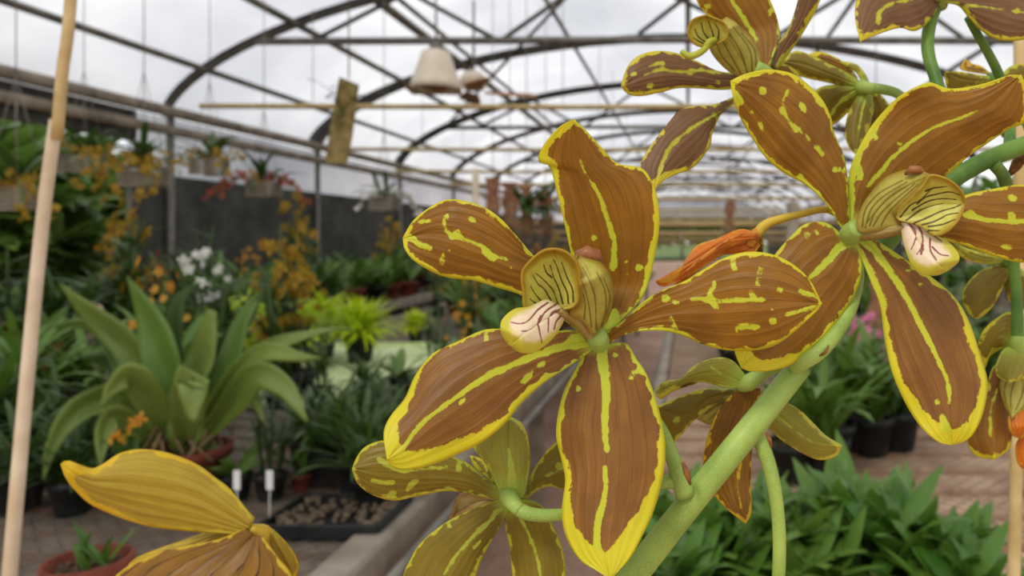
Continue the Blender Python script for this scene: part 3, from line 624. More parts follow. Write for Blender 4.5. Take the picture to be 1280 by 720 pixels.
# ---- flower 7 (behind the stem)
f7 = flower(spray, 932, 480, .336, [(956, 466, .334), (945, 472, .333), (935, 479, .334), (926, 484, .338)], [8, 9, 11, 7])
ptube('pedicel', STEM, f7, [(940, 476, .333), (958, 464, .332), (978, 456, .330), (992, 456, .328)], [9, 8, 8, 9])
blade('sepal', PALE, f7, [(926, 484), (907, 484), (882, 478), (861, 478), (840, 488), (824, 497), (819, 489)], [(936, 474), (915, 451), (894, 448), (869, 457), (852, 473), (836, 476), (826, 480), (819, 489)],
      [(931, 480), (900, 466), (868, 469), (840, 482), (819, 489)], [.336, .329, .326, .328], e=([0, .002, .003, 0], [0, .006, .004, 0]), bw=([1, 2, 2, 3], [1, 1, 1, 2]), nu=36, hub=.3, marks=[(((890, 460), (900, 466)), 1.5)])
blade('petal', AMBER, f7, [(850, 486), (838, 490), (826, 498), (820, 494)], [(872, 478), (850, 478), (834, 482), (820, 494)], [(860, 482), (838, 486), (820, 494)], [.331, .333, .330], e=.001, bw=1.2, nu=16, nv=10, label='curled brown tip')
blade('petal', OLIVE, f7, [(926, 484), (905, 486), (878, 487), (848, 497), (821, 509)], [(928, 492), (904, 500), (882, 512), (861, 532), (842, 553), (831, 554), (822, 530), (821, 509)],
      [(927, 488), (890, 496), (855, 516), (821, 509)], [.338, .342, .340, .338], e=.003, bw=2.5, nu=34, hub=.15, marks=[((846, 524), 4)])
blade('lip_lobe', LOBE_OUT, f7, [(922, 492), (896, 494), (876, 510), (872, 524)], [(924, 500), (908, 512), (890, 530), (872, 524)], [(923, 496), (898, 508), (872, 524)], [.344, .352, .354], e=.003, bw=2, nu=18, nv=12, veins=[[(915, 498), (896, 506), (880, 518)], [(915, 502), (898, 514), (886, 524)]])
blade('sepal', AMBER, f7, [(924, 484), (900, 510), (885, 545), (879, 580), (886, 608), (907, 634), (932, 654)], [(952, 486), (948, 520), (940, 560), (938, 607), (939, 640), (932, 654)],
      [(936, 484), (922, 530), (914, 580), (920, 625), (932, 654)], [.337, .338, .336, .332], e=([0, .003, .004, 0], [0, .002, .003, 0]), bw=([2, 2, 2, 3], [2, 1, 1, 2]), stripe=([(930, 560), (922, 600), (926, 636)], 1.4, 1), nu=40, label='brown sepal hanging behind the stem')
blade('petal', PALE, f7, [(940, 494), (960, 500), (973, 500), (998, 512), (1015, 528), (1032, 545), (1052, 557)], [(938, 502), (952, 524), (973, 546), (998, 563), (1023, 574), (1044, 570), (1052, 557)],
      [(939, 498), (972, 522), (1005, 545), (1052, 557)], [.338, .336, .330, .326], e=.005, bw=([1, 2, 3, 4], [1, 1, 1.5, 3]), stripe=([(965, 515), (990, 535), (1015, 552)], 1.5, 1), nu=36)
# drooping pedicel, its node and the bract
ptube('pedicel', STEM, spray, [(950, 522, .312), (944, 538, .310), (955, 562, .308), (966, 600, .306), (973, 650, .306), (974, 700, .306), (970, 770, .308)], [9, 9.5, 9, 8.5, 8.5, 8.5, 8.5], 14, 40)
ptube('bract', BRACT, spray, [(853, 578, .288), (858, 590, .286), (863, 606, .287)], [2, 4.5, 1.5], 8, 10)
ptube('bract', BRACT, spray, [(958, 540, .302), (962, 550, .300), (964, 560, .302)], [1.5, 3, 1], 8, 10)
ptube('bract', BRACT, spray, [(1022, 446, .309), (1032, 440, .308), (1036, 430, .311)], [1, 2, 1], 8, 10)

# ---- flower 8 (right edge, hanging, backs and lip)
f8 = flower(spray, 1272, 432, .384, [(1272, 418, .380), (1272, 428, .380), (1274, 440, .384), (1276, 452, .390)], [7, 10, 13, 10])
ptube('pedicel', STEMD, f8, [(1242, 205, .350), (1255, 222, .362), (1263, 260, .374), (1267, 320, .380), (1271, 380, .380), (1272, 428, .380)], [8, 8, 7, 7, 7, 8], 14, 34)
blade('petal', OLIVE, f8, [(1262, 434), (1250, 437), (1236, 446), (1230, 462)], [(1270, 424), (1280, 396), (1262, 390), (1246, 398), (1230, 412), (1223, 432), (1230, 462)], [(1266, 430), (1248, 420), (1230, 462)], [.386, .390, .392], e=.003, bw=3, nu=28, hub=.3)
blade('sepal', PALE, f8, [(1266, 430), (1252, 440), (1245, 458), (1247, 470), (1262, 478)], [(1284, 434), (1292, 450), (1284, 470), (1262, 478)], [(1274, 432), (1268, 452), (1262, 478)], [.380, .372, .370], e=.004, bw=2, nu=24, hub=.5)
blade('petal', BROWN, f8, [(1256, 448), (1240, 462), (1232, 492), (1214, 530), (1209, 552), (1220, 569), (1243, 574)], [(1262, 450), (1254, 480), (1261, 510), (1265, 535), (1261, 560), (1243, 574)],
      [(1259, 450), (1244, 490), (1236, 530), (1243, 574)], [.388, .388, .382, .380], e=.005, bw=([1, 3, 3, 4], [1, 2, 2, 4]), stripe=([(1246, 486), (1238, 515), (1238, 545)], 1.2, 1.2), nu=38)
blade('lip_lobe', LOBE_OUT, f8, [(1262, 462), (1250, 476), (1254, 502), (1264, 524)], [(1290, 462), (1300, 480), (1292, 508), (1264, 524)], [(1276, 462), (1276, 492), (1264, 524)], [.384, .376, .376], e=.006, bw=1, nu=24, veins=[[(1270, 470), (1264, 492), (1264, 510)], [(1282, 470), (1278, 492), (1270, 512)], [(1262, 470), (1256, 486), (1258, 504)], [(1290, 470), (1288, 492), (1276, 512)]])
blade('petal', ORANGE, f8, [(1268, 508), (1260, 522), (1264, 542), (1276, 548)], [(1284, 508), (1296, 524), (1290, 542), (1276, 548)], [(1276, 508), (1278, 528), (1276, 548)], [.380, .374, .378], e=.003, bw=2, nu=20, nv=12, label='wilted orange lobe')
blade('petal', ORANGE, f8, [(1280, 540), (1270, 556), (1272, 578), (1284, 590)], [(1290, 540), (1300, 556), (1300, 578), (1284, 590)], [(1285, 540), (1284, 564), (1284, 590)], [.382, .384, .386], e=.003, bw=2, nu=20, nv=12, label='wilted orange petal')
# flower 12 just above it, behind flower 2's right petal
f12 = flower(spray, 1262, 326, .405, [(1272, 318, .398), (1266, 322, .402), (1260, 327, .406), (1256, 330, .410)], [5, 7, 9, 6], STEMD)
blade('petal', PALE, f12, [(1260, 320), (1236, 318), (1212, 312), (1190, 304)], [(1260, 326), (1238, 330), (1214, 326), (1198, 318), (1190, 304)], [(1260, 323), (1226, 321), (1190, 304)], [.404, .402, .404], e=.002, bw=2, nu=26, nv=14, hub=.3)
blade('petal', OLIVE, f12, [(1262, 330), (1242, 332), (1221, 342), (1206, 360), (1204, 376), (1212, 393)], [(1264, 336), (1256, 352), (1250, 366), (1238, 386), (1222, 398), (1212, 393)], [(1263, 333), (1236, 356), (1212, 393)], [.406, .404, .402], e=.004, bw=2.5, nu=30, hub=.15)
blade('petal', OLIVE, f12, [(1262, 332), (1256, 356), (1262, 376), (1278, 388)], [(1270, 332), (1290, 350), (1292, 374), (1278, 388)], [(1266, 332), (1272, 360), (1278, 388)], [.408, .412, .412], e=.004, bw=2.5, nu=24, nv=14)
ptube('pedicel', STEMD, f12, [(1264, 324, .404), (1284, 300, .39), (1300, 250, .37), (1296, 180, .356)], [5, 5, 5, 6])
ptube('bud', BRACT, spray, [(1262, 218, .372), (1268, 210, .368), (1276, 200, .366), (1290, 194, .360)], [3, 7, 7, 4], 12, 14, label='small red-brown bud')

# ---- wilted orange flower hanging between flowers 1 and 2
f9 = flower(spray, 944, 300, .330, [(948, 288, .330), (944, 294, .330), (938, 302, .330), (930, 308, .331)], [6, 9, 12, 6], ORANGE, label='wilted orange flower folded shut')
ptube('pedicel', STEMY, f9, [(946, 294, .330), (954, 283, .330), (968, 276, .330), (1000, 268, .331), (1038, 263, .333), (1070, 290, .336), (1088, 326, .343)], [7, 5.5, 4.5, 4.5, 5, 5, 6])
blade('petal', ORANGE, f9, [(946, 292), (925, 287), (896, 299), (874, 306), (862, 318), (850, 338), (834, 350), (820, 352)], [(944, 300), (918, 306), (890, 326), (866, 342), (844, 354), (828, 358), (820, 352)], [(945, 296), (905, 302), (872, 322), (820, 352)],
      [.326, .320, .320, .322], e=([0, .005, .005, 0], [0, .003, .003, 0]), bw=([1, 1, 1, 2], [1, 1, 1]), ripple=.001, nu=36)
blade('petal', ORANGE, f9, [(944, 298), (910, 306), (885, 326), (860, 344), (838, 360)], [(950, 306), (940, 318), (905, 318), (878, 334), (856, 352), (838, 360)], [(946, 302), (908, 313), (872, 338), (838, 360)],
      [.328, .326, .324, .324], e=([0, -.002, .002, 0], [0, .004, .003, 0]), bw=([1, 1, 1], [2, 2, 3]), ripple=.0012, ph=1, nu=32)
blade('sepal', AMBER, f9, [(940, 290), (930, 300), (926, 316), (936, 330)], [(950, 292), (954, 306), (950, 324), (936, 330)], [(946, 291), (942, 312), (936, 330)], [.330, .333, .335], e=.003, bw=1, nu=18, nv=12)
for o_, pts in (((0, 0), [(930, 292, .322), (905, 303, .318), (880, 322, .317), (850, 345, .320)]),):
    ptube('petal', ORANGE, f9, pts, [1, 2.4, 2.6, .8], 8, 16, label='rolled edge of a folded petal')

# ================================================================== the gold flower close to the lens, bottom left
g = thing('orchid_spray', 'gold orchid bloom very close at the lower left, seen from the side', 'orchid', (base.x, base.y-.02, .30))
fg = flower(g, 318, 660, .214, [(350, 684, .226), (338, 674, .222), (326, 666, .218), (312, 660, .214)], [6, 9, 11, 5], STEMY)
ptube('pedicel', STEMY, fg, [(336, 672, .222), (356, 694, .230), (362, 740, .236), (356, 860, .242), (420, 1300, .25), (600, 1700, .262), (636, 3600, .28), (640, 4200, .29)], [6, 7, 7, 7, 9, 12, 12, 12], 12, 60)
blade('sepal', GOLD, fg, [(310, 668), (250, 664), (180, 655), (120, 632), (96, 612), (84, 596), (78, 580)], [(318, 648), (287, 612), (267, 597), (250, 584), (227, 573), (200, 565), (173, 563), (150, 568), (133, 579), (117, 587), (100, 583), (86, 576), (78, 580)],
      [(314, 658), (240, 618), (170, 604), (110, 598), (78, 580)], [.214, .206, .200, .197, .198], e=([0, .002, .003, 0], [0, .005, .005, 0]), bw=([4, 4, 5, 10], [4, 6, 5, 4, 5, 12]), nu=50, nv=30, thick=.0009)
blade('petal', AMBER, fg, [(306, 660), (270, 676), (217, 686), (180, 698), (156, 712), (140, 730), (150, 760), (210, 785)], [(330, 672), (350, 700), (366, 722), (360, 760), (300, 790), (210, 785)],
      [(318, 668), (290, 695), (250, 735), (210, 785)], [.212, .202, .198, .200], e=([0, .005, .005, 0], [0, .003, .004, 0]), bw=([2, 3, 4, 4], [3, 3, 3]), nu=44, nv=28, thick=.0009)
blade('petal', GOLD, fg, [(312, 664), (250, 684), (200, 702), (160, 722), (148, 745)], [(300, 650), (230, 676), (190, 690), (162, 706), (148, 745)], [(306, 657), (235, 682), (190, 700), (148, 745)], [.216, .210, .207, .207], e=.002, bw=3, nu=30, nv=14)
blade('petal', GOLD, fg, [(334, 668), (340, 690), (350, 712), (368, 724)], [(340, 662), (358, 680), (372, 704), (368, 724)], [(337, 665), (350, 690), (368, 724)], [.218, .222, .222], e=.003, bw=4, nu=22, nv=12)
fgp = thing('plant_pot', 'clay pot below the frame carrying the close gold bloom', 'plant pot', (-.12, .24, 0)) if False else None

# ================================================================== THE GREENHOUSE
def struct(name, mb, mat, smooth=False):
    return tag(mb.build(name, mat, None, (0, 0, 0), smooth), kind='structure')
HW = 4.3
EAVE, APEX = ZC+.98, ZC+2.25
def arch_z(x): return EAVE+(APEX-EAVE)*math.sqrt(max(0, 1-(x/HW)**2))**1.25
YS = [-1.2+2.45*k for k in range(18)]       # the arches stand every 2.45 m
m = MB(); m.box((0, 60, -.05), (70, 140, .1)); struct('floor', m, EARTH)
m = MB(); m.box((0, 86, .01), (70, 86, .04)); struct('ground_outside', m, simple('lawn', lin(70, 92, 40), lin(104, 120, 60), 2, .9))
m = MB(); nx = 36; rows = []
ys = []
for k in range(len(YS)-1):
    for q in range(6): ys.append((YS[k]+(YS[k+1]-YS[k])*q/6, math.sin(PI*q/6)))
ys.append((YS[-1], 0))
for y, p in ys:
    for i in range(nx+1):
        x = -HW+2*HW*i/nx; x = HW*math.sin(x/HW*PI/2)
        m.v.append((x*(1+.012*p), y, arch_z(x)+.07+.22*p*math.cos(x/HW*PI/2)**.5))
for r in range(len(ys)-1):
    for i in range(nx): a = r*(nx+1)+i; m.f.append((a, a+1, a+nx+2, a+nx+1))
struct('ceiling', m, FILM, True)
YE = YS[-1]
# side walls: dark shade cloth with an open bay on the left
def wall(name, boxes, mat):
    m = MB()
    for b in boxes: m.box(*b)
    return struct(name, m, mat)
wall('wall_left', [((-HW-.02, 2.1, EAVE/2), (.05, 4.2, EAVE)), ((-HW-.02, (5.75+YE)/2, (ZC+.5)/2), (.05, YE-5.75, ZC+.5)), ((-HW-.02, 4.95, .45), (.05, 1.7, .9)), ((-HW-.02, 4.95, EAVE-.12), (.05, 1.7, .24))], SHADE)
wall('wall_right', [((HW+.02, 8.6, .5), (.05, 12.8, 1.0)), ((HW+.02, (15+YE)/2, (ZC+.5)/2), (.05, YE-15, ZC+.5))], SHADE)
m = MB(); m.box((-HW-.02, (5.75+YE)/2, (ZC+.5+EAVE)/2), (.02, YE-5.75, EAVE-ZC-.5)); m.box((HW+.02, (15+YE)/2, (ZC+.5+EAVE)/2), (.02, YE-15, EAVE-ZC-.5)); struct('wall_upper', m, FILM)
m = MB(); vs = [(HW*math.cos(a), YE+.03, arch_z(HW*math.cos(a))+.04) for a in np.linspace(0, PI, 33)]
m.add(vs, [tuple(range(len(vs)))]); m.add([(x, y+.03, z) for x, y, z in vs], [tuple(range(len(vs)-1, -1, -1))]); struct('wall_back', m, FILM)

# trusses: arch, tie and web members
def truss(y, heavy, lab, grp):
    t = thing('roof_truss' if heavy else 'roof_arch', lab, 'roof frame', (0, y, EAVE), grp)
    m = MB(); m.tube([(HW*math.cos(a), y, arch_z(HW*math.cos(a))) for a in np.linspace(.0, PI, 41)], .028 if heavy else .022, 8); m.build('arch', DARKM if heavy else GALV, t)
    for s in (-1, 1): m = MB(); m.tube([(s*HW*.99, y, .002), (s*HW*.99, y, EAVE)], .03, 8); m.build('post', GALV, t)
    m = MB(); q = .10 if y < 7 else .34  # added grey band along the arch, standing in for shade of the sagging film
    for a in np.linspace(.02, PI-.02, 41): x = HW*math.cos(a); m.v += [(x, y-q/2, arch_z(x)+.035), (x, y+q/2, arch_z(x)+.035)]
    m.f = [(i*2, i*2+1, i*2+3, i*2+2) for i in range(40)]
    o = m.build('film_shade_band', FILM_SHADE, t); md = o.modifiers.new('thickness', 'SOLIDIFY'); md.thickness = .004
    if heavy:
        tz = ZC+1.6; xe = 3.55
        m = MB(); m.tube([(-xe, y, tz), (0, y, tz+.015), (xe, y, tz)], .030, 10); m.build('tie_bar', GALV, t)
        px = [-3.1, -2.3, -1.55, -.65, .65, 1.55, 2.3, 3.1]
        for i in range(len(px)-1):
            a, b_ = px[i], px[i+1]
            za, zb = (tz, arch_z(b_)) if i % 2 == 0 else (arch_z(a), tz)
            m = MB(); m.tube([(a, y, za), (b_, y, zb)], .020, 8); m.build('brace', DARKM, t)
for k, y in enumerate(YS[1:]):
    if k % 2 == 1 or k == 0: pass
TY = [6.12, 11.0, 16, 21, 26, 31, 36]
words_ = ['nearest', 'second', 'third', 'fourth', 'fifth', 'sixth', 'seventh', 'eighth', 'ninth', 'tenth', 'eleventh', 'low and dark, nearest the middle', 'lower middle', 'low far', 'lowest middle', 'lower far', 'lowest far', 'last']
for i, y in enumerate(TY): truss(y, True, 'steel roof truss with straight tie bar and braces, %s from the camera' % words_[i], 'steel roof trusses')
ay = [3.7]+[y for y in (8.55, 13.5, 18.5, 23.5, 28.5, 33.5)]
for i, y in enumerate(ay): truss(y, False, 'plain curved roof arch without tie bar, %s from the camera' % words_[i], 'plain roof arches')
# purlins running the length of the house
PUR = [(-4.24, EAVE-.13, .04, 'lower timber rail just under the left eave rail', WOODG), (-4.22, EAVE+.02, .045, 'timber eave rail along the left side wall', WOODG), (-3.95, None, .026, 'lowest left roof purlin just above the eave', GALV), (-3.2, None, .030, 'second roof purlin up from the left eave', GALV),
       (-2.55, None, .042, 'thick double roof purlin halfway up the left slope', GALV), (-1.3, None, .022, 'thin roof purlin high on the left slope', GALV), (0, None, .028, 'ridge purlin along the top of the arches', GALV), (1.5, None, .022, 'thin roof purlin high on the right slope', GALV),
       (2.9, None, .026, 'roof purlin halfway down the right slope', GALV), (4.22, EAVE+.02, .045, 'timber eave rail along the right side wall', WOODG)]
for x, z, r, lab, mt in PUR:
    z = z if z else arch_z(x)-.03
    m = MB(); m.tube([(x, -2, z), (x, 10, z+.02), (x, 20, z), (x, YE-.2, z)], r, 10)
    if r == .042: m.tube([(x+.16, -2, z+.03), (x+.16, 15, z+.05), (x+.16, YE-.2, z+.03)], .022, 8)
    tag(m.build('roof_purlin', mt), lab, 'roof purlin', 'roof purlins')
# extra wind braces (long sloping pipes)
for a, b_, lab in (((-3.9, 2.0, ZC+1.25), (-1.2, 6.1, ZC+2.4), 'sloping wind brace under the left roof near the camera'), ((-.4, 6.1, ZC+1.66), (1.6, 3.7, ZC+2.45), 'sloping wind brace right of the ridge'),
                   ((-3.6, 11, ZC+1.6), (-.5, 6.1, ZC+2.5), 'long sloping wind brace between the two nearest trusses')):
    m = MB(); m.tube([a, b_], .018, 8); tag(m.build('wind_brace', DARKM), lab, 'brace', 'wind braces')
# the far gable below the eave is open
# wooden hanging rails across the house, hung low from the arches
RY = [(5.95, 1.04), (8.4, .98), (9.9, .86), (12.2, .84), (14.2, .72), (17.3, .86), (19.6, .72), (22.5, .7), (25, .62), (28, .55), (31, .5), (15.5, .28), (18.6, .1), (24, .35), (21, -.1), (27, .05), (30, -.35)]
for i, (y, h) in enumerate(RY):
    t = thing('hanging_rail', 'pale wooden rail hung across the house, %s from the camera' % words_[i], 'rail', (0, y, ZC+h), 'wooden hanging rails')
    m = MB(); m.tube([(-3.9, y, ZC+h), (-1, y, ZC+h-.01), (1.5, y, ZC+h), (3.9, y, ZC+h)], .022 if i < 3 else .03, 8); m.build('rail', BAMBOO, t)
    for x in (-3.0, -1.0, 1.0, 3.0): m = MB(); m.tube([(x, y, ZC+h), (x, y, arch_z(x))], .003, 5); m.build('hanger_wire', WIRE, t)

# pole leaning at the left, bamboo at the top
t = thing('leaning_pole', 'pale wooden pole leaning at the far left edge, bamboo coloured at the top', 'pole', W(-34, 1600, 1.0))
ptube('lower_pole', WOODL, t, [(-34, 1600, 1.0), (-8, 970, 1.0), (12, 720, 1.0), (36, 450, 1.0), (54, 270, 1.0), (70, 150, 1.0)], [10, 9.5, 9, 8, 7.5, 7], 10, 30)
ptube('upper_pole', BAMBOO, t, [(71, 175, .99), (78, 90, .985), (85, 40, .985), (93, -60, .985)], [6.5, 6.5, 6.5, 6.5], 10, 12)
# stake at the right edge
tag(ptube('bamboo_stake', BAMBOO, None, [(1262, 2468, .62), (1266, 900, .62), (1268, 700, .62), (1271, 540, .62), (1274, 300, .62), (1275, 40, .62), (1276, -80, .62)], [8, 8, 7.5, 7.5, 8, 8], 10, 50, uneven=.08), 'pale bamboo stake standing upright at the right edge', 'stake')
for x, y, lab in ((-1.57, 5.5, 'thin white post rising behind the left bench near the hanging slabs'), (-.075, 6.2, 'thin pale post standing beside the aisle'), (.62, 4.4, 'dark wooden post beside the pink flowers')):
    m = MB(); m.tube([(x, y, 0), (x, y, 1.2), (x, y, ZC+.5 if x < -.5 else (ZC+.2 if x > 0 else ZC-.6))], .024 if x < 0 else .04, 10)
    tag(m.build('support_post', WOODL if x < 0 else WOODG), lab, 'post')

# ---- benches: timber frame, slats and a wire mesh top
def bench(x0, x1, y0, y1, z, lab, slat, pitch, wires=True, legs=True, slatmat=WOODB):
    t = thing('plant_bench', lab, 'bench', ((x0+x1)/2, y0, 0), 'slatted plant benches')
    for x in (x0, x1):
        m = MB(); m.box((x, (y0+y1)/2, z-.045), (.085 if x == x1 and x1 < 0 else .045, y1-y0, .09)); m.build('side_rail', WOODG, t, smooth=False)
    if x1 > x0+.5:
        m = MB(); m.tube([(x1+.085 if x1 < 0 else x0-.034, y0, z-.05), (x1+.085 if x1 < 0 else x0-.034, y1, z-.05)], .013, 8); m.build('edge_pipe', GALV, t)
    m = MB(); y = y0+.05
    while y < y1:
        m.box(((x0+x1)/2, y, z-.04 if slat > .09 else z-.03), (x1-x0-.05, slat, .045 if slat > .09 else .022)); y += pitch
    m.build('slats', slatmat, t, smooth=False)
    if wires:
        m = MB(); ye = min(y1, 6); r = .0011
        k = x0-(ye-y0)
        def strand(a, b_): m.tube([a, b_], r, 3, cap=False)
        d = .05; n = int((x1-x0+ye-y0)/d)
        for sgn in (1, -1):
            for i in range(n):
                c = x0+i*d if sgn > 0 else x0+i*d
                # strand runs along direction (sgn*1, 1)
                if sgn > 0: c -= (ye-y0)
                pts = []
                ya, yb = y0, ye
                xa = c if sgn > 0 else c; xb = xa+sgn*(yb-ya)
                lo, hi = (0., 1.)
                for X0, X1 in ((x0, x1),):
                    ts = sorted(((X0-xa)/(xb-xa), (X1-xa)/(xb-xa)))
                    lo = max(lo, ts[0]); hi = min(hi, ts[1])
                if hi > lo: strand((xa+(xb-xa)*lo, ya+(yb-ya)*lo, z-.014), (xa+(xb-xa)*hi, ya+(yb-ya)*hi, z-.014))
        m.build('wire_mesh', WIRE, t)
    y = y0+.2
    while y < y1:
        for x in (x0+.05, x1-.05):
            m = MB(); m.box((x, y, (z-.09)/2), (.06, .06, z-.09)); m.build('leg', WOODG, t, smooth=False)
        y += 2.4
    return t
BZ = .80
bench(-2.35, -.69, 1.05, 14, BZ, 'long slatted bench left of the aisle carrying the big broad-leaved plant', .085, .13, slatmat=WOODK)
bench(-4.1, -2.95, 1.6, 14, BZ, 'slatted bench along the left side wall', .085, .13, wires=False, slatmat=WOODK)
bench(-.12, 2.2, .95, 9, BZ, 'wide slatted bench with wire mesh right of the aisle', .118, .17)
bench(2.8, 4.1, 2.0, 12, BZ, 'slatted bench along the right side wall', .085, .13, wires=False, slatmat=WOODK)
BT = BZ-.012

# ================================================================== PLANTS
rnd = random.Random(5)
def pot_mb(r, h, sides=20):
    m = MB(); m.lathe((0, 0, 0), [(.001, 0), (r*.72, 0), (r*.74, .004), (r*.95, h*.8), (r*1.04, h*.8), (r*1.06, h), (r*.94, h), (r*.9, h*.84), (.001, h*.84)], sides); return m
def soil_mb(r, h, rd):
    m = MB()
    prof = [(.001, h*.9), (r*.4, h*.9), (r*.88, h*.86)]
    m.lathe((0, 0, 0), prof, 14)
    for i in range(26):
        a = rd.random()*2*PI; q = r*.8*math.sqrt(rd.random())
        m.box((q*math.cos(a), q*math.sin(a), h*.9+.003), (r*.16*rd.uniform(.6, 1.4), r*.12, r*.10), rd.random()*3)
    return m
def make_plant(kind, pot='black', seed=0, name='potted_orchid'):
    rd = random.Random(seed)
    t = bpy.data.objects.new(name, None); C.objects.link(t); t.empty_display_size = .05
    r, h = (.062, .10) if kind not in ('tuft',) else (.05, .09)
    o = pot_mb(r, h).build('pot', BLACKP if pot == 'black' else TERRA, t)
    soil_mb(r, h, rd).build('bark', SOIL, t)
    m = MB(); lm = L_MID
    if kind == 'strap':
        lm = L_MID
        for i in range(20): m.leaf((rd.uniform(-.02, .02), rd.uniform(-.02, .02), h*.88), rd.random()*2*PI, rd.uniform(.20, .36), rd.uniform(.024, .036), rd.uniform(.9, 1.45), rd.uniform(.8, 2.0), n=7)
    elif kind == 'grass':
        lm = L_DARK
        for i in range(52): m.leaf((rd.uniform(-.03, .03), rd.uniform(-.03, .03), h*.88), rd.random()*2*PI, rd.uniform(.14, .27), rd.uniform(.014, .022), rd.uniform(.5, 1.5), rd.uniform(.6, 2.2), n=6)
    elif kind == 'broad':
        lm = L_LIGHT
        for i in range(9): m.leaf((rd.uniform(-.015, .015), rd.uniform(-.015, .015), h*.88), rd.random()*2*PI, rd.uniform(.16, .27), rd.uniform(.05, .075), rd.uniform(.5, 1.3), rd.uniform(.6, 1.6), n=7, shape='ov')
    elif kind == 'bush':
        lm = L_MID
        for i in range(64):
            a = rd.random()*2*PI
            m.leaf((rd.uniform(-.06, .06), rd.uniform(-.06, .06), h*.8+rd.uniform(0, .09)), a, rd.uniform(.09, .17), rd.uniform(.034, .048), rd.uniform(.2, 1.4), rd.uniform(.3, 1.6), n=6, shape='ov')
    elif kind == 'tuft':
        lm = L_CHART
        for i in range(260):
            a = rd.random()*2*PI; e = rd.uniform(-.1, 1.5)
            m.leaf((rd.uniform(-.03, .03), rd.uniform(-.03, .03), h+.01), a, rd.uniform(.10, .16), .011, e, rd.uniform(.8, 2.2), n=4)
    elif kind == 'cane':
        lm = L_DARK
        for i in range(6):
            bx, by = rd.uniform(-.03, .03), rd.uniform(-.03, .03); hh = rd.uniform(.2, .36); tx, ty = rd.uniform(-.06, .06), rd.uniform(-.06, .06)
            m.tube([(bx, by, h*.8), (bx+tx*.5, by+ty*.5, h+hh*.5), (bx+tx, by+ty, h+hh)], [.006, .008, .004], 6)
            for k in range(6):
                f = .35+.1*k; m.leaf((bx+tx*f, by+ty*f, h+hh*f), rd.random()*2*PI, rd.uniform(.08, .13), .022, rd.uniform(.1, .9), rd.uniform(.4, 1.2), n=4, shape='ov')
    m.build('foliage', lm, t)
    if kind in ('strapf', 'canef', 'spike'): pass
    return t
def add_flowers(t, mat, n, r, z0, z1, spread, seed, name='flower_spike'):
    rd = random.Random(seed); m = MB(); stx = rd.uniform(-.05, .05)
    m2 = MB(); m2.tube([(0, 0, .08), (stx*.5, .01, z0), (stx, 0, z1)], [.003, .0025, .0015], 5)
    st = m2.build(name, L_LIGHT, t)
    for i in range(n):
        f = rd.random(); m.blossom((stx*f+rd.uniform(-spread, spread), rd.uniform(-spread, spread), z0+(z1-z0)*f), r*rd.uniform(.7, 1.2), rd)
    m.build('blossoms', mat, st, origin=(0, 0, 0))

protos = {}
def proto(key, kind, pot, seed, fl=None, name='potted_orchid'):
    t = make_plant(kind, pot, seed, name)
    if fl: add_flowers(t, *fl, seed=seed)
    protos[key] = [t, False]; t['category'] = 'potted plant'
def put(key, loc, rz, sc, label, group):
    p = protos[key]
    if not p[1]:
        t = p[0]; p[1] = True; t.location = loc; t.rotation_euler = (0, 0, rz); t.scale = (sc,)*3; t['label'] = label; t['group'] = group; return t
    return dup(p[0], loc, rz, sc, label, group)
proto('strap', 'strap', 'black', 1); proto('strap2', 'strap', 'terra', 2); proto('grass', 'grass', 'black', 3, None, 'potted_grass_orchid'); proto('broad', 'broad', 'black', 4)
proto('broad2', 'broad', 'terra', 5); proto('bush', 'bush', 'black', 6, None, 'leafy_seedling_pot'); proto('tuft', 'tuft', 'black', 7, None, 'chartreuse_plant'); proto('cane', 'cane', 'black', 8)
proto('redf', 'strap', 'terra', 9, (F_RED, 14, .03, .22, .42, .06)); proto('yelf', 'cane', 'black', 10, (F_YB, 40, .03, .22, .62, .07))
proto('orgf', 'strap', 'black', 11, (F_ORG, 16, .02, .3, .5, .06)); proto('whtf', 'cane', 'black', 12, (F_WHT, 16, .022, .3, .5, .07)); proto('pinkf', 'strap', 'black', 13, (F_PINK, 20, .02, .32, .42, .05))
desc = {'strap': 'strap-leaved orchid in a black pot', 'strap2': 'strap-leaved orchid in a clay pot', 'grass': 'grassy dark orchid in a black pot', 'broad': 'light broad-leaved orchid in a black pot', 'broad2': 'light broad-leaved orchid in a clay pot',
        'bush': 'bushy green seedling in a black pot', 'tuft': 'bright yellow-green tufted plant in a black pot', 'cane': 'cane orchid with short leaves in a black pot', 'redf': 'red-flowered orchid in a clay pot',
        'yelf': 'orchid with yellow-brown blooms in a black pot', 'orgf': 'orange-flowered orchid in a black pot', 'whtf': 'white-flowered cane orchid in a black pot', 'pinkf': 'pink-flowered orchid in a black pot'}
plur = {k: v.replace(' in a', 's in a', 1) if ' in a' in v else v for k, v in desc.items()}
def field(xs, y0, y1, step, keys, bench_name, rows, skip=lambda x, y: False):
    for xi, x in enumerate(xs):
        y = y0
        while y < y1:
            xx = x+rnd.uniform(-.05, .05); yy = y+rnd.uniform(-.06, .06)
            y += step*rnd.uniform(.9, 1.15)
            if skip(xx, yy): continue
            k = rnd.choice(keys); where = 'near half' if yy < 5 else 'far half'; where = where.split()[0]
            lab = '%s, %s, %s half of %s' % (desc[k].replace(' in a black pot', '').replace(' in a clay pot', ' in clay'), rows[xi], where, bench_name)
            put(k, (xx, yy, BT), rnd.random()*6.28, rnd.uniform(.85, 1.25)*(1.4 if x < -3 else 1), lab, 'pots on '+bench_name)
keys = ['strap', 'strap', 'strap2', 'strap2', 'grass', 'grass', 'grass', 'broad', 'broad2', 'broad2', 'cane', 'cane', 'cane', 'cane', 'bush', 'bush', 'redf', 'yelf', 'yelf', 'whtf', 'orgf']
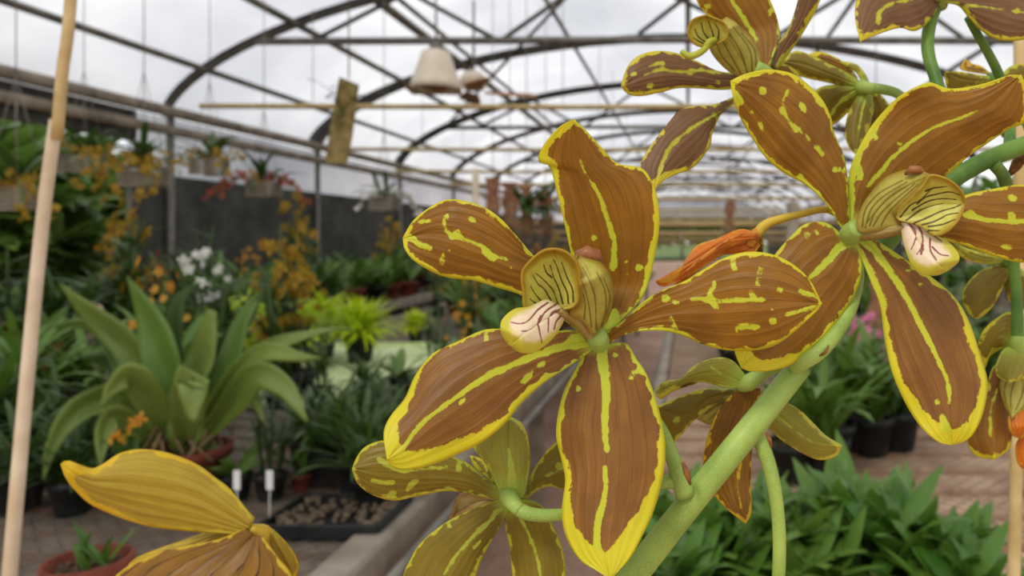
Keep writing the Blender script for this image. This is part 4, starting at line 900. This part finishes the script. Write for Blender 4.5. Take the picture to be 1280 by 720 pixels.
def zone(x, y):                      # keep the specimen plants' places free
    px = VX+x/y*F; py = VY+(ZC-BT)/y*F
    return (y < 2.75) or (300 < px < 570 and 402 < py < 600)
rows4 = ['aisle row', 'second row', 'third row', 'back row']
field([-.88, -1.25, -1.62, -2.0], 2.8, 11, .36, keys, 'the left bench', rows4, zone)
field([-3.15, -3.45, -3.72], 2.4, 11, .42, keys, 'the left wall bench', rows4, lambda x, y: False)
field([.25, .75, 1.3, 1.85], 3.2, 8.5, .45, ['strap', 'cane', 'bush', 'broad', 'grass', 'pinkf'], 'the right bench', rows4, lambda x, y: False)
field([3.05, 3.5, 3.9], 2.6, 11, .6, ['strap', 'cane', 'bush', 'broad', 'strap2'], 'the right wall bench', rows4, lambda x, y: False)

def at(px, py, z):
    """the point of the plane z seen at a pixel of the photograph"""
    Y = (ZC-z)*F/(py-VY); return ((px-VX)/F*Y, Y, z)
# bright tray with chartreuse plants
t = thing('plant_tray', 'pale green tray under the yellow-green tufted plants', 'tray', (-1.68, 3.1, BT), None)
m = MB(); m.box((-1.68, 3.62, BT+.012), (.74, 1.5, .016)); m.build('tray_floor', TRAYG, t, smooth=False)
m = MB(); m.box((-1.31, 3.62, BT+.02), (.02, 1.5, .034)); m.box((-2.05, 3.62, BT+.02), (.02, 1.5, .034)); m.box((-1.68, 2.87, BT+.02), (.72, .02, .034)); m.box((-1.68, 4.37, BT+.02), (.72, .02, .034)); m.build('tray_rim', TRAYG, t, smooth=False)
tufts = [(450, 452, 1.5, 'rightmost on the pale tray'), (402, 446, 1.55, 'behind the rightmost one'), (355, 462, 1.6, 'second from the left on the pale tray'), (305, 455, 1.6, 'behind the big plant\'s leaves'), (262, 440, 1.3, 'farthest left of them'), (520, 428, .9, 'small, beyond the tray to its right')]
for px, py, s_, w in tufts: put('tuft', at(px, py, BT+.02), rnd.random()*6, s_, 'yellow-green tufted plant, '+w, 'yellow-green tufted plants')
# specimens on the near end of the left bench
sp = [('grass', 450, 618, 1.0, 'grassy orchid at the bench edge nearest the aisle beam'), ('grass', 412, 604, 1.0, 'grassy orchid behind the one at the bench edge'), ('grass', 478, 580, .95, 'grassy orchid touching the big petal tip'),
      ('grass', 442, 585, 1.0, 'grassy orchid in the middle of the dark grassy clump'), ('grass', 22, 636, .95, 'grassy plant at the foot of the leaning pole, lowest left'), ('grass', 92, 640, .8, 'low grassy plant just right of the leaning pole foot'), ('strap', 150, 632, .6, 'small strap-leaved orchid above the wide clay pot'), ('grass', 468, 634, .8, 'grassy orchid overhanging the aisle beam'), ('grass', 388, 585, .95, 'grassy orchid left in the dark grassy clump'), ('cane', 338, 622, .62, 'small cane orchid beside the white tags'), ('broad', 296, 622, .6, 'small broad-leaved orchid in front of the big plant'),
      ('strap', 45, 560, 1.15, 'strap-leaved orchid right beside the leaning pole'), ('strap', 5, 575, 1.15, 'dark strap-leaved orchid left of the leaning pole'), ('strap', 120, 545, 1.1, 'strap-leaved orchid behind the big plant, by the pole'), ('grass', -30, 590, 1.3, 'bushy dark plant cut by the left edge'),
      ('grass', 70, 590, 1.0, 'grassy orchid in front of the strap leaves by the pole'), ('strap2', 376, 612, .42, 'small orchid in a bright clay pot behind the white tags'),
      ('grass', 520, 545, .75, 'grassy orchid behind the lower left petal'), ('bush', 590, 500, .8, 'bushy plant by the aisle edge behind the flower'), ('cane', 545, 480, .8, 'cane orchid at the aisle edge behind the flower'), ('broad', 500, 492, .75, 'small broad-leaved orchid on the near end of the pale tray'), ('grass', 455, 500, .7, 'low grassy plant in front of the yellow-green tufts'), ('cane', 400, 505, .7, 'small cane orchid at the left of the pale tray'),
      ('strap', 20, 520, 1.2, 'strap-leaved orchid at the left edge behind the pole'), ('broad', 90, 500, 1.1, 'broad-leaved orchid at the back, right of the pole'), ('grass', 105, 612, .9, 'dark grassy plant at the foot of the leaning pole'), ('grass', 165, 610, .8, 'dark grassy plant below the orange blossoms'), ('cane', 180, 560, .8, 'cane orchid tucked behind the orange blossoms'), ('grass', 250, 600, .55, 'low grassy plant at the foot of the big plant')]
for k, px, py, s_, lab in sp: put(k, at(px, py, BT), rnd.random()*6, s_, lab, 'pots at the near end of the left bench')
# right bench: seedlings in front, strap-leaved orchids with pink flowers behind
bs = [(850, 770, .86), (905, 800, .88), (960, 772, .86), (1015, 806, .9), (1070, 768, .95), (1125, 800, .95), (1180, 800, .8), (830, 840, .8), (1000, 745, .72), (1120, 752, .75), (900, 745, .75), (1215, 850, .8)]
bw_ = ['leftmost, by the thick stem', 'second from the left, front', 'behind the drooping flower stalk', 'front, right of the drooping stalk', 'middle, tallest leaves', 'front, right of the middle', 'rightmost, nearest the stake', 'lowest left, half hidden by the stem', 'back row, right of the drooping stalk', 'back row, farthest right', 'back row, farthest left', 'lowest right corner']
for (px, py, s_), w in zip(bs, bw_): put('bush', at(px, py, BT), rnd.random()*6, s_*1.05, 'bushy green seedling, '+w, 'bushy seedlings at the front of the right bench')
rs = [('strap', 985, 600, 1.05, 'front left'), ('strap', 1030, 597, 1.1, 'front right'), ('pinkf', 1046, 560, 1.15, 'under the pink blooms'), ('strap', 1088, 566, 1.15, 'rightmost'), ('grass', 1120, 560, 1.2, 'right of the straps'), ('strap', 1040, 575, 1.1, 'middle'), ('strap', 990, 552, .95, 'back left'), ('pinkf', 1085, 518, .9, 'far back'), ('cane', 1130, 520, .9, 'behind the large petal')]
for k, px, py, s_, w in rs: put(k, at(px, py, BT), rnd.random()*6, s_, '%s, %s in the right bench clump' % (desc[k].replace(' in a black pot', ''), w), 'strap-leaved clump on the right bench')

# ---- the big broad-leaved plant
bp = at(232, 622, BT)
t = thing('broad_leaved_orchid', 'big orchid with broad upright leaves in a pot on the left bench', 'potted plant', bp)
BY = bp[1]
m = pot_mb(.10, .13, 28); o = m.build('pot', TERRA, t, origin=(0, 0, 0)); o.location = (0, 0, 0)
m = MB(); rd = random.Random(3)
for i in range(70):
    a = rd.random()*2*PI; q = .07*rd.random(); e = rd.uniform(-.02, .05)
    m.tube([(q*math.cos(a), q*math.sin(a), .13+e), (1.3*q*math.cos(a)+rd.uniform(-.03, .03), 1.3*q*math.sin(a)+rd.uniform(-.03, .03), .16+e), (1.6*q*math.cos(a)+rd.uniform(-.05, .05), 1.6*q*math.sin(a), .11+e)], .003, 5)
o = m.build('roots', DRYR, t, origin=(0, 0, 0)); o.location = (0, 0, 0)
for i, (dx, dy) in enumerate(((-.03, 0), (.03, .02), (0, -.03), (.05, -.02))):
    m = MB(); m.lathe((dx, dy, .12), [(.004, 0), (.022, .03), (.026, .07), (.018, .13), (.008, .17)], 12); o = m.build('pseudobulb', L_SAGE, t, origin=(0, 0, 0)); o.location = (0, 0, 0)
def wleaf(mid, w, d, mat=L_SAGE, fold=.012, nu=22, nv=6):
    """a leaf along a midrib of (px, py) at distances d (m), w = half widths in px"""
    M = crom(mid, nu); u = np.linspace(0, 1, nu+1); ww = lst(w, u); dd = lst(d, u); m = MB()
    for i in range(nu+1):
        a = M[min(i+1, nu)]-M[max(i-1, 0)]; n_ = np.array([-a[1], a[0]])/max(np.linalg.norm(a), 1e-6)
        for j in range(nv+1):
            tv = -1+2*j/nv; q = M[i]+n_*ww[i]*tv
            m.v.append(tuple(W(q[0], q[1], dd[i]-fold*abs(tv)+.01*math.sin(5*u[i]+tv*2))))
    k = nv+1
    m.f = [(i*k+j, i*k+j+1, (i+1)*k+j+1, (i+1)*k+j) for i in range(nu) for j in range(nv)]
    o = m.build('leaf', mat, t); md = o.modifiers.new('thickness', 'SOLIDIFY'); md.thickness = .0016; return o
P = BY
for mid, w, d, mt in [
    ([(212, 540), (205, 470), (190, 410), (172, 370), (158, 345)], [6, 16, 24, 22, 12, 1], [P, P-.02, P-.02, P, P], L_MID),
    ([(205, 545), (185, 480), (155, 430), (110, 390), (74, 354)], [5, 10, 17, 18, 12, 1], [P, P+.05, P+.05, P+.03], L_SAGE),
    ([(200, 545), (160, 470), (125, 415), (90, 404), (58, 410)], [4, 8, 12, 10, 7, 1], [P, P+.08, P+.04], L_LIGHT),
    ([(225, 540), (236, 480), (250, 450), (256, 425), (262, 400), (266, 388)], [5, 9, 16, 17, 14, 6], [P, P+.02, P+.05, P+.05], L_MID),
    ([(238, 560), (256, 500), (285, 450), (300, 405), (320, 372), (300, 390)], [5, 10, 14, 13, 8, 1], [P, P+.05, P+.10], L_LIGHT),
    ([(240, 560), (275, 500), (310, 455), (335, 440), (374, 446), (402, 448)], [5, 10, 14, 14, 10, 1], [P, P-.05, P-.10], L_SAGE),
    ([(240, 565), (290, 500), (330, 440), (385, 418), (430, 410), (440, 412)], [4, 9, 12, 11, 5, 1], [P, P+.06, P+.1], L_MID),
    ([(228, 555), (236, 500), (240, 470), (240, 495), (240, 528)], [8, 20, 24, 22, 16, 4], [P-.02, P-.12, P-.17, P-.2, P-.2], L_SAGE),
    ([(205, 555), (192, 510), (165, 470), (140, 485), (125, 510)], [6, 16, 22, 18, 10, 1], [P, P-.08, P-.14, P-.16], L_SAGE),
    ([(195, 565), (160, 500), (110, 505), (80, 530), (62, 565), (54, 600)], [5, 12, 16, 15, 10, 2], [P, P-.06, P-.14, P-.16], L_MID),
    ([(200, 560), (150, 520), (130, 540), (124, 590)], [5, 14, 12, 1], [P, P-.12, P-.15], L_MID),
    ([(242, 560), (290, 505), (320, 470), (352, 482), (370, 505), (384, 528)], [5, 12, 18, 18, 12, 2], [P, P-.08, P-.14], L_SAGE),
    ([(240, 560), (262, 520), (300, 478), (318, 500), (330, 530)], [5, 12, 14, 10, 1], [P, P-.03, P-.05], L_MID),
    ([(215, 545), (226, 480), (215, 430), (222, 380), (250, 352)], [4, 9, 12, 12, 1], [P+.04, P+.1, P+.12], L_DARK),
    ([(208, 548), (170, 490), (148, 460), (130, 450), (95, 445)], [4, 10, 14, 10, 1], [P+.02, P+.1, P+.12], L_DARK),
    ([(244, 556), (270, 470), (282, 430), (310, 395), (335, 352)], [4, 8, 10, 9, 1], [P+.02, P+.12, P+.16], L_DARK)]:
    wleaf(mid, w, d, L_SAGE if mt is L_MID and mid[0][0] != 212 else mt)
# orange bloom spray low in front
m = MB(); rd = random.Random(8)
for px, py in ((140, 548), (148, 545), (168, 528), (176, 523), (163, 535), (152, 550)):
    m.blossom(W(px, py, P-.22), .018, rd, 4)
m.build('orange_blossoms', F_ORG, t)
# white plant tags
for i, (px, lab) in enumerate(((296, 'white plant tag, left of the two in the small pots'), (337, 'white plant tag, right of the two beside the clay pot'))):
    p = at(px, 648, BT); m = MB(); c = W(px, 600, p[1]-.02)
    m.box((c.x, c.y, c.z), (.016, .002, .045)); m.tube([(c.x, c.y, BT+.001), (c.x, c.y, c.z)], .0015, 5); tag(m.build('plant_tag', TAGW, smooth=False), lab, 'tag', 'white plant tags')
# clay pot at the lower left with gravel
p = W(110, 706, 1.20)
t = thing('clay_pot', 'wide clay pot of gravel and shoots under the gold bloom at the lower left', 'plant pot', (p.x, p.y, p.z-.13))
m = MB(); R_ = .060; m.lathe((p.x, p.y, p.z-.13), [(.001, 0), (R_*.7, 0), (R_*.95, .10), (R_*1.0, .105), (R_*1.03, .14), (R_*.93, .14), (R_*.9, .118), (.001, .118)], 32); m.build('pot', TERRA, t)
m = MB(); rd = random.Random(2)
for i in range(160):
    a = rd.random()*6.28; q = R_*.85*math.sqrt(rd.random()); s_ = rd.uniform(.004, .009)
    m.box((p.x+q*math.cos(a), p.y+q*math.sin(a), p.z-.012+rd.uniform(0, .008)), (s_, s_*.8, s_*.7), rd.random()*3)
tag(m.build('gravel', SOIL, t), kind='stuff')
m = MB()
for i in range(12): m.leaf((p.x+rd.uniform(-.03, .03), p.y+rd.uniform(-.03, .03), p.z-.01), rd.random()*6.28, rd.uniform(.04, .09), .012, rd.uniform(.9, 1.5), rd.uniform(.2, 1), n=5)
m.build('shoots', L_MID, t)
# gravel tray near the aisle beam
t = thing('gravel_tray', 'black tray of pebbles at the aisle edge of the left bench', 'tray', at(424, 652, BT))
c = Vector(at(424, 652, BT)); m = MB(); m.box((c.x, c.y, c.z+.006), (.26, .2, .01)); m.box((c.x, c.y-.1, c.z+.016), (.26, .01, .03)); m.box((c.x, c.y+.1, c.z+.016), (.26, .01, .03)); m.box((c.x-.13, c.y, c.z+.016), (.01, .2, .03)); m.box((c.x+.13, c.y, c.z+.016), (.01, .2, .03)); m.build('tray', BLACKP, t, smooth=False)
m = MB(); rd = random.Random(4)
for i in range(120): m.box((c.x+rd.uniform(-.12, .12), c.y+rd.uniform(-.09, .09), c.z+.016+rd.uniform(0, .008)), (rd.uniform(.008, .018), .01, .009), rd.random()*3)
tag(m.build('pebbles', simple('pebbles', lin(76, 62, 48), lin(128, 110, 88), 60, .9), t, smooth=False), kind='stuff')

# ---- things hanging from the roof
def wire_up(t, top, r=.0025):
    p = Vector(top); m = MB(); m.tube([p, (p.x, p.y, arch_z(p.x) if abs(p.x) < HW else EAVE)], r, 5); m.build('hanging_wire', WIRE, t)
p = W(430, 98, 2.6)
t = thing('hanging_slab', 'upright wooden slab with small green sprigs hanging under the roof', 'plant mount', p)
m = MB(); a, b_ = W(432, 98, 2.6), W(418, 198, 2.6)
m.add([W(424, 96, 2.58), W(449, 106, 2.58), W(441, 170, 2.58), W(434, 205, 2.58), W(406, 205, 2.58), W(414, 150, 2.58), W(424, 96, 2.62), W(449, 106, 2.62), W(441, 170, 2.62), W(434, 205, 2.62), W(406, 205, 2.62), W(414, 150, 2.62)],
      [(0, 1, 2, 3, 4, 5), (11, 10, 9, 8, 7, 6)]+[(i, i+6, (i+1) % 6+6, (i+1) % 6) for i in range(6)])
m.build('slab', SLABM, t, smooth=False)
m = MB(); rd = random.Random(6)
for (px, py) in ((412, 108), (420, 150), (455, 118), (448, 124), (400, 104), (406, 122), (428, 160)):
    q = W(px, py, 2.57); m.leaf(q, rd.choice((0, PI))+rd.uniform(-.5, .5), .05, .014, rd.uniform(-.2, 1), .8, n=4, shape='ov')
    m.tube([W(428, 140, 2.57), (W(428, 140, 2.57)+q)/2+Vector((0, 0, .02)), q], .0012, 4)
m.build('sprigs', L_DARK, t); wire_up(t, W(436, 98, 2.6))

p = W(545, 62, 6.0)
t = thing('pendant_lamp', 'cream bell-shaped pendant lamp under the roof', 'lamp', p); 
m = MB(); s_ = 6.0/F
m.lathe((p.x, p.y, p.z), [(8*s_, 0), (17*s_, -3*s_), (22*s_, -20*s_), (30*s_, -42*s_), (31*s_, -50*s_), (29*s_, -50*s_), (28*s_, -42*s_), (20*s_, -20*s_), (14*s_, -6*s_)], 28); m.build('lamp_shade', SHADEM, t)
m = MB(); m.lathe((p.x, p.y, p.z), [(27.5*s_, -43*s_), (18*s_, -44*s_), (12*s_, -50*s_), (.001, -54*s_)], 20); m.build('inner_reflector', SHADEIN, t)
m = MB(); m.lathe((p.x, p.y, p.z), [(.001, 8*s_), (6*s_, 8*s_), (9*s_, 0), (.001, 0)], 14); m.build('cap', GALV, t); wire_up(t, (p.x, p.y, p.z), .01)
p = W(592, 92, 6.6); s_ = 6.6/F
t = thing('ceiling_fan', 'ceiling fan with brown blades right of the pendant lamp', 'fan', p)
m = MB(); m.lathe((p.x, p.y, p.z), [(.001, 2*s_), (10*s_, 2*s_), (16*s_, -4*s_), (17*s_, -12*s_), (12*s_, -20*s_), (.001, -22*s_)], 20); m.build('motor_housing', SHADEM, t)
for k in range(4):
    a = .35+k*PI/2; m = MB(); d = Vector((math.cos(a), math.sin(a), 0)); e = Vector((-math.sin(a), math.cos(a), .32)); c = Vector(p)+Vector((0, 0, -22*s_))
    q = [c+d*(14*s_)-e*(8*s_), c+d*(72*s_)-e*(15*s_), c+d*(80*s_), c+d*(72*s_)+e*(15*s_), c+d*(14*s_)+e*(8*s_)]
    m.add(q+[v+Vector((0, 0, -.012)) for v in q], [(0, 1, 2, 3, 4), (9, 8, 7, 6, 5)]+[(i, i+5, (i+1) % 5+5, (i+1) % 5) for i in range(5)]); m.build('blade', FANW, t, smooth=False)
wire_up(t, (p.x, p.y, p.z), .012)

def mount(px, py, Y, w, h, lab, green=True, mat=CORK, seed=0, grp='mounted plants hanging from the rails'):
    rd = random.Random(seed); p = W(px, py, Y); t = thing('mounted_plant', lab, 'mounted plant', p, grp); s_ = Y/F
    m = MB(); n = 7
    for i in range(n+1):
        ww = w*s_*(.5+.15*math.sin(i*2+seed)); z = p.z-h*s_*i/n
        for dx, dy in ((-ww, -.02), (ww, -.02), (ww, .02), (-ww, .02)): m.v.append((p.x+dx+rd.uniform(-.01, .01), p.y+dy, z))
    m.f = [(i*4+k, i*4+(k+1) % 4, i*4+4+(k+1) % 4, i*4+4+k) for i in range(n) for k in range(4)]+[(3, 2, 1, 0), (n*4, n*4+1, n*4+2, n*4+3)]
    m.build('slab', mat, t, smooth=False)
    if green:
        m = MB()
        for i in range(18): m.leaf((p.x+rd.uniform(-.03, .03), p.y-.03, p.z-h*s_*rd.uniform(.1, .5)), rd.uniform(-PI, 0)if rd.random() < .8 else 1, rd.uniform(.12, .24), .05, rd.uniform(-.3, 1), rd.uniform(.6, 1.6), n=5, shape='ov')
        m.build('foliage', L_DARK, t)
    m = MB()
    for i in range(12): m.tube([(p.x+rd.uniform(-.04, .04), p.y-.02, p.z-h*s_*.6), (p.x+rd.uniform(-.06, .06), p.y-.03, p.z-h*s_*rd.uniform(.9, 1.25))], .004, 4)
    m.build('roots', DRYR, t); wire_up(t, p)
mount(616, 222, 5.2, 13, 66, 'narrow brown hanging slab, leftmost by the white post', False, seed=1)
mount(637, 228, 5.3, 16, 62, 'tan hanging slab without leaves, second from the white post', False, seed=2)
mount(658, 232, 4.8, 16, 62, 'hanging slab with the glossiest dark green leaves', True, seed=3)
mount(682, 238, 5.4, 14, 58, 'hanging slab of brown roots beside the tall petal', True, seed=4)
mount(912, 250, 5.5, 10, 50, 'dark hanging root slab seen between the two big flowers', False, seed=5)
mount(1095, 330, 3.6, 16, 110, 'brown hanging slab behind the lower right petals', False, seed=6)

def basket(px, py, Y, lab, mat, seed, n=60):
    rd = random.Random(seed); p = W(px, py, Y); t = thing('hanging_basket', lab, 'hanging basket', p, 'hanging baskets along the left wall')
    m = MB()
    for k in range(5): 
        z = p.z+k*.022
        for s_ in (-1, 1): m.box((p.x, p.y+s_*.075, z), (.17, .014, .014)); m.box((p.x+s_*.075, p.y, z+.011), (.014, .17, .014))
    m.build('basket', WOODG, t, smooth=False)
    m = MB()
    for i in range(16): m.leaf((p.x+rd.uniform(-.04, .04), p.y+rd.uniform(-.04, .04), p.z+.1), rd.random()*6.28, rd.uniform(.2, .34), .035, rd.uniform(.2, 1.3), rd.uniform(1., 2.2), n=6)
    m.build('foliage', L_DARK, t)
    m = MB(); f = MB()
    for j in range(4):
        a = rd.random()*6.28; pts = [Vector((p.x, p.y, p.z+.1))]
        for i in range(1, 7): pts.append(Vector((p.x+math.cos(a)*.05*i, p.y+math.sin(a)*.05*i-.01*i, p.z+.1+.12*math.sin(i/6*2.6)-.03*i)))
        m.tube(pts, .003, 4)
        for i in range(n//4): q = pts[1+int(rd.random()*5.9)]; f.blossom(q+Vector((rd.uniform(-.03, .03), rd.uniform(-.03, .03), rd.uniform(-.03, .03))), .024, rd)
    m.build('flower_stalks', L_LIGHT, t); f.build('blossoms', mat, t)
    m = MB()
    top = Vector((p.x, p.y, p.z+.6))
    for sx in (-1, 1):
        for sy in (-1, 1): m.tube([(p.x+sx*.07, p.y+sy*.07, p.z+.1), top], .002, 4)
    m.tube([top, (p.x, p.y, arch_z(p.x))], .003, 4); m.build('hanger', WIRE, t)
basket(20, 262, 3.3, 'hanging basket with drooping yellow sprays at the far left edge', F_YB, 1)
basket(105, 215, 4.4, 'hanging basket right of the leaning pole', F_YB, 2)
basket(180, 232, 3.9, 'hanging basket with mustard blooms, second right of the pole', F_YB, 3)
basket(262, 218, 4.8, 'hanging basket with yellow-brown blooms, middle of the row', F_YB, 4)
basket(330, 245, 5.2, 'hanging basket with red blooms, fourth right of the pole', F_RED, 5)
basket(480, 262, 5.8, 'smaller looking far basket right of the hanging wooden slab', F_WHT, 6)
# tall flowering specimens behind the big plant
for k, px, py, Y, s_, lab in (('yelf', 352, 470, 2.9, 1.15, 'tall orchid with yellow-brown bloom column behind the big plant'), ('yelf', 374, 470, 3.05, 1.1, 'second tall yellow-brown orchid, just right of its twin'),
                              ('orgf', 205, 470, 2.6, 1.15, 'orange-flowered orchid rising behind the big plant'), ('whtf', 268, 470, 3.1, 1.2, 'white-flowered cane orchid behind the big plant'), ('cane', 238, 470, 3.2, 1.3, 'tall cane orchid at the back beside the white one')):
    q = W(px, py, Y); put(k, (q.x, q.y, BT), rnd.random()*6, s_, lab, 'flowering orchids behind the big plant')

# ---- outside: bushes beyond the open bay and the far end
def bushy(x, y, r, h, lab, mat, seed, n=420):
    rd = random.Random(seed); t = thing('garden_bush', lab, 'bush', (x, y, 0), 'bushes outside the greenhouse'); m = MB()
    for i in range(n):
        a = rd.random()*6.28; e = math.asin(rd.uniform(-.6, 1)); q = rd.uniform(.7, 1)
        c = Vector((x+r*q*math.cos(a)*math.cos(e), y+r*q*math.sin(a)*math.cos(e), h*.55+h*.45*q*math.sin(e)))
        m.leaf(c, a+rd.uniform(-1, 1), rd.uniform(.22, .38)*max(1, r*1.1), .14*max(1, r*1.1), rd.uniform(-.6, 1), rd.uniform(.3, 1.5), n=3, shape='ov')
    m.build('foliage', mat, t); m = MB(); m.tube([(x, y, 0), (x+.05, y, h*.5), (x, y, h*.8)], [.07, .05, .02], 8); m.build('trunk', WOODG, t)
bushy(-6.3, 6.0, 1.2, 2.5, 'pale green bush outside the open bay of the left wall, nearer', L_LIGHT, 1, 1500)
bushy(-7.6, 8.2, 1.5, 2.7, 'darker bush outside the left wall, farther along', L_MID, 2, 1500)
for i, (x, y, r, h, mt) in enumerate(((6.2, 7, 1.3, 2.4, L_MID), (6.6, 10.5, 1.5, 2.7, L_LIGHT), (6.3, 14, 1.4, 2.6, L_MID), (6.5, 17.5, 1.5, 2.8, L_LIGHT))):
    bushy(x, y, r, h, 'bush outside the open right wall, %s from the camera' % words_[i], mt, 10+i)
for i, (x, y) in enumerate(((-4.6, 45), (-.4, 48), (4.2, 45), (1.8, 46.5), (-2.4, 44.2))):
    bushy(x, y, 1.7, 3.2, 'green bush at the far end of the aisle, %s' % ('leftmost', 'middle, behind', 'rightmost', 'right of middle', 'left of middle, in front')[i], (L_LIGHT, L_MID)[i % 2], 20+i, 1300)

# pot that carries the close spray (just below the frame) and its stand
t = thing('plant_pot', 'black pot carrying the close orchid spray, below the picture', 'plant pot', (base.x, base.y, 0))
m = pot_mb(.15, .34, 28); o = m.build('pot', BLACKP, t, origin=(0, 0, 0)); o.location = (0, 0, 0)

# ================================================================== LIGHT, SKY, CAMERA
w = bpy.data.worlds.new('overcast_sky'); bpy.context.scene.world = w; w.use_nodes = True; nt = w.node_tree; nt.nodes.clear()
tc = nt.nodes.new('ShaderNodeTexCoord'); no = nt.nodes.new('ShaderNodeTexNoise'); no.inputs['Scale'].default_value = 3.2; no.inputs['Detail'].default_value = 5; no.inputs['Roughness'].default_value = .55
mr = nt.nodes.new('ShaderNodeMapRange'); mr.inputs['From Min'].default_value = .35; mr.inputs['From Max'].default_value = .65
mx = nt.nodes.new('ShaderNodeMix'); mx.data_type = 'RGBA'; mx.inputs[6].default_value = (.50, .53, .58, 1); mx.inputs[7].default_value = (1.0, .99, .97, 1)
bg = nt.nodes.new('ShaderNodeBackground'); bg.inputs[1].default_value = 1.42; ow = nt.nodes.new('ShaderNodeOutputWorld')
nt.links.new(tc.outputs['Generated'], no.inputs['Vector']); nt.links.new(no.outputs['Fac'], mr.inputs['Value']); nt.links.new(mr.outputs[0], mx.inputs[0]); nt.links.new(mx.outputs[2], bg.inputs[0]); nt.links.new(bg.outputs[0], ow.inputs[0])
sun = bpy.data.lights.new('sun', 'SUN'); sun.energy = 1.8; sun.angle = math.radians(12); sun.color = (1, .95, .86)
so = bpy.data.objects.new('sun', sun); C.objects.link(so); so.rotation_euler = (math.radians(38), math.radians(-22), 0)

cam = bpy.data.cameras.new('camera'); co = bpy.data.objects.new('camera', cam); C.objects.link(co)
co.location = (0, 0, ZC); co.rotation_euler = (PI/2, 0, 0)
cam.sensor_width = 36; cam.lens = F/1280*36; cam.shift_x = -(VX-640)/1280; cam.shift_y = -(360-VY)/1280
cam.clip_start = .02; cam.clip_end = 200
cam.dof.use_dof = True; cam.dof.focus_distance = .282; cam.dof.aperture_fstop = 11.5
S = bpy.context.scene; S.camera = co
S.view_settings.view_transform = 'Standard'; S.view_settings.look = 'None'; S.view_settings.gamma = 1; S.view_settings.use_curve_mapping = False
S.view_settings.exposure = 0.0
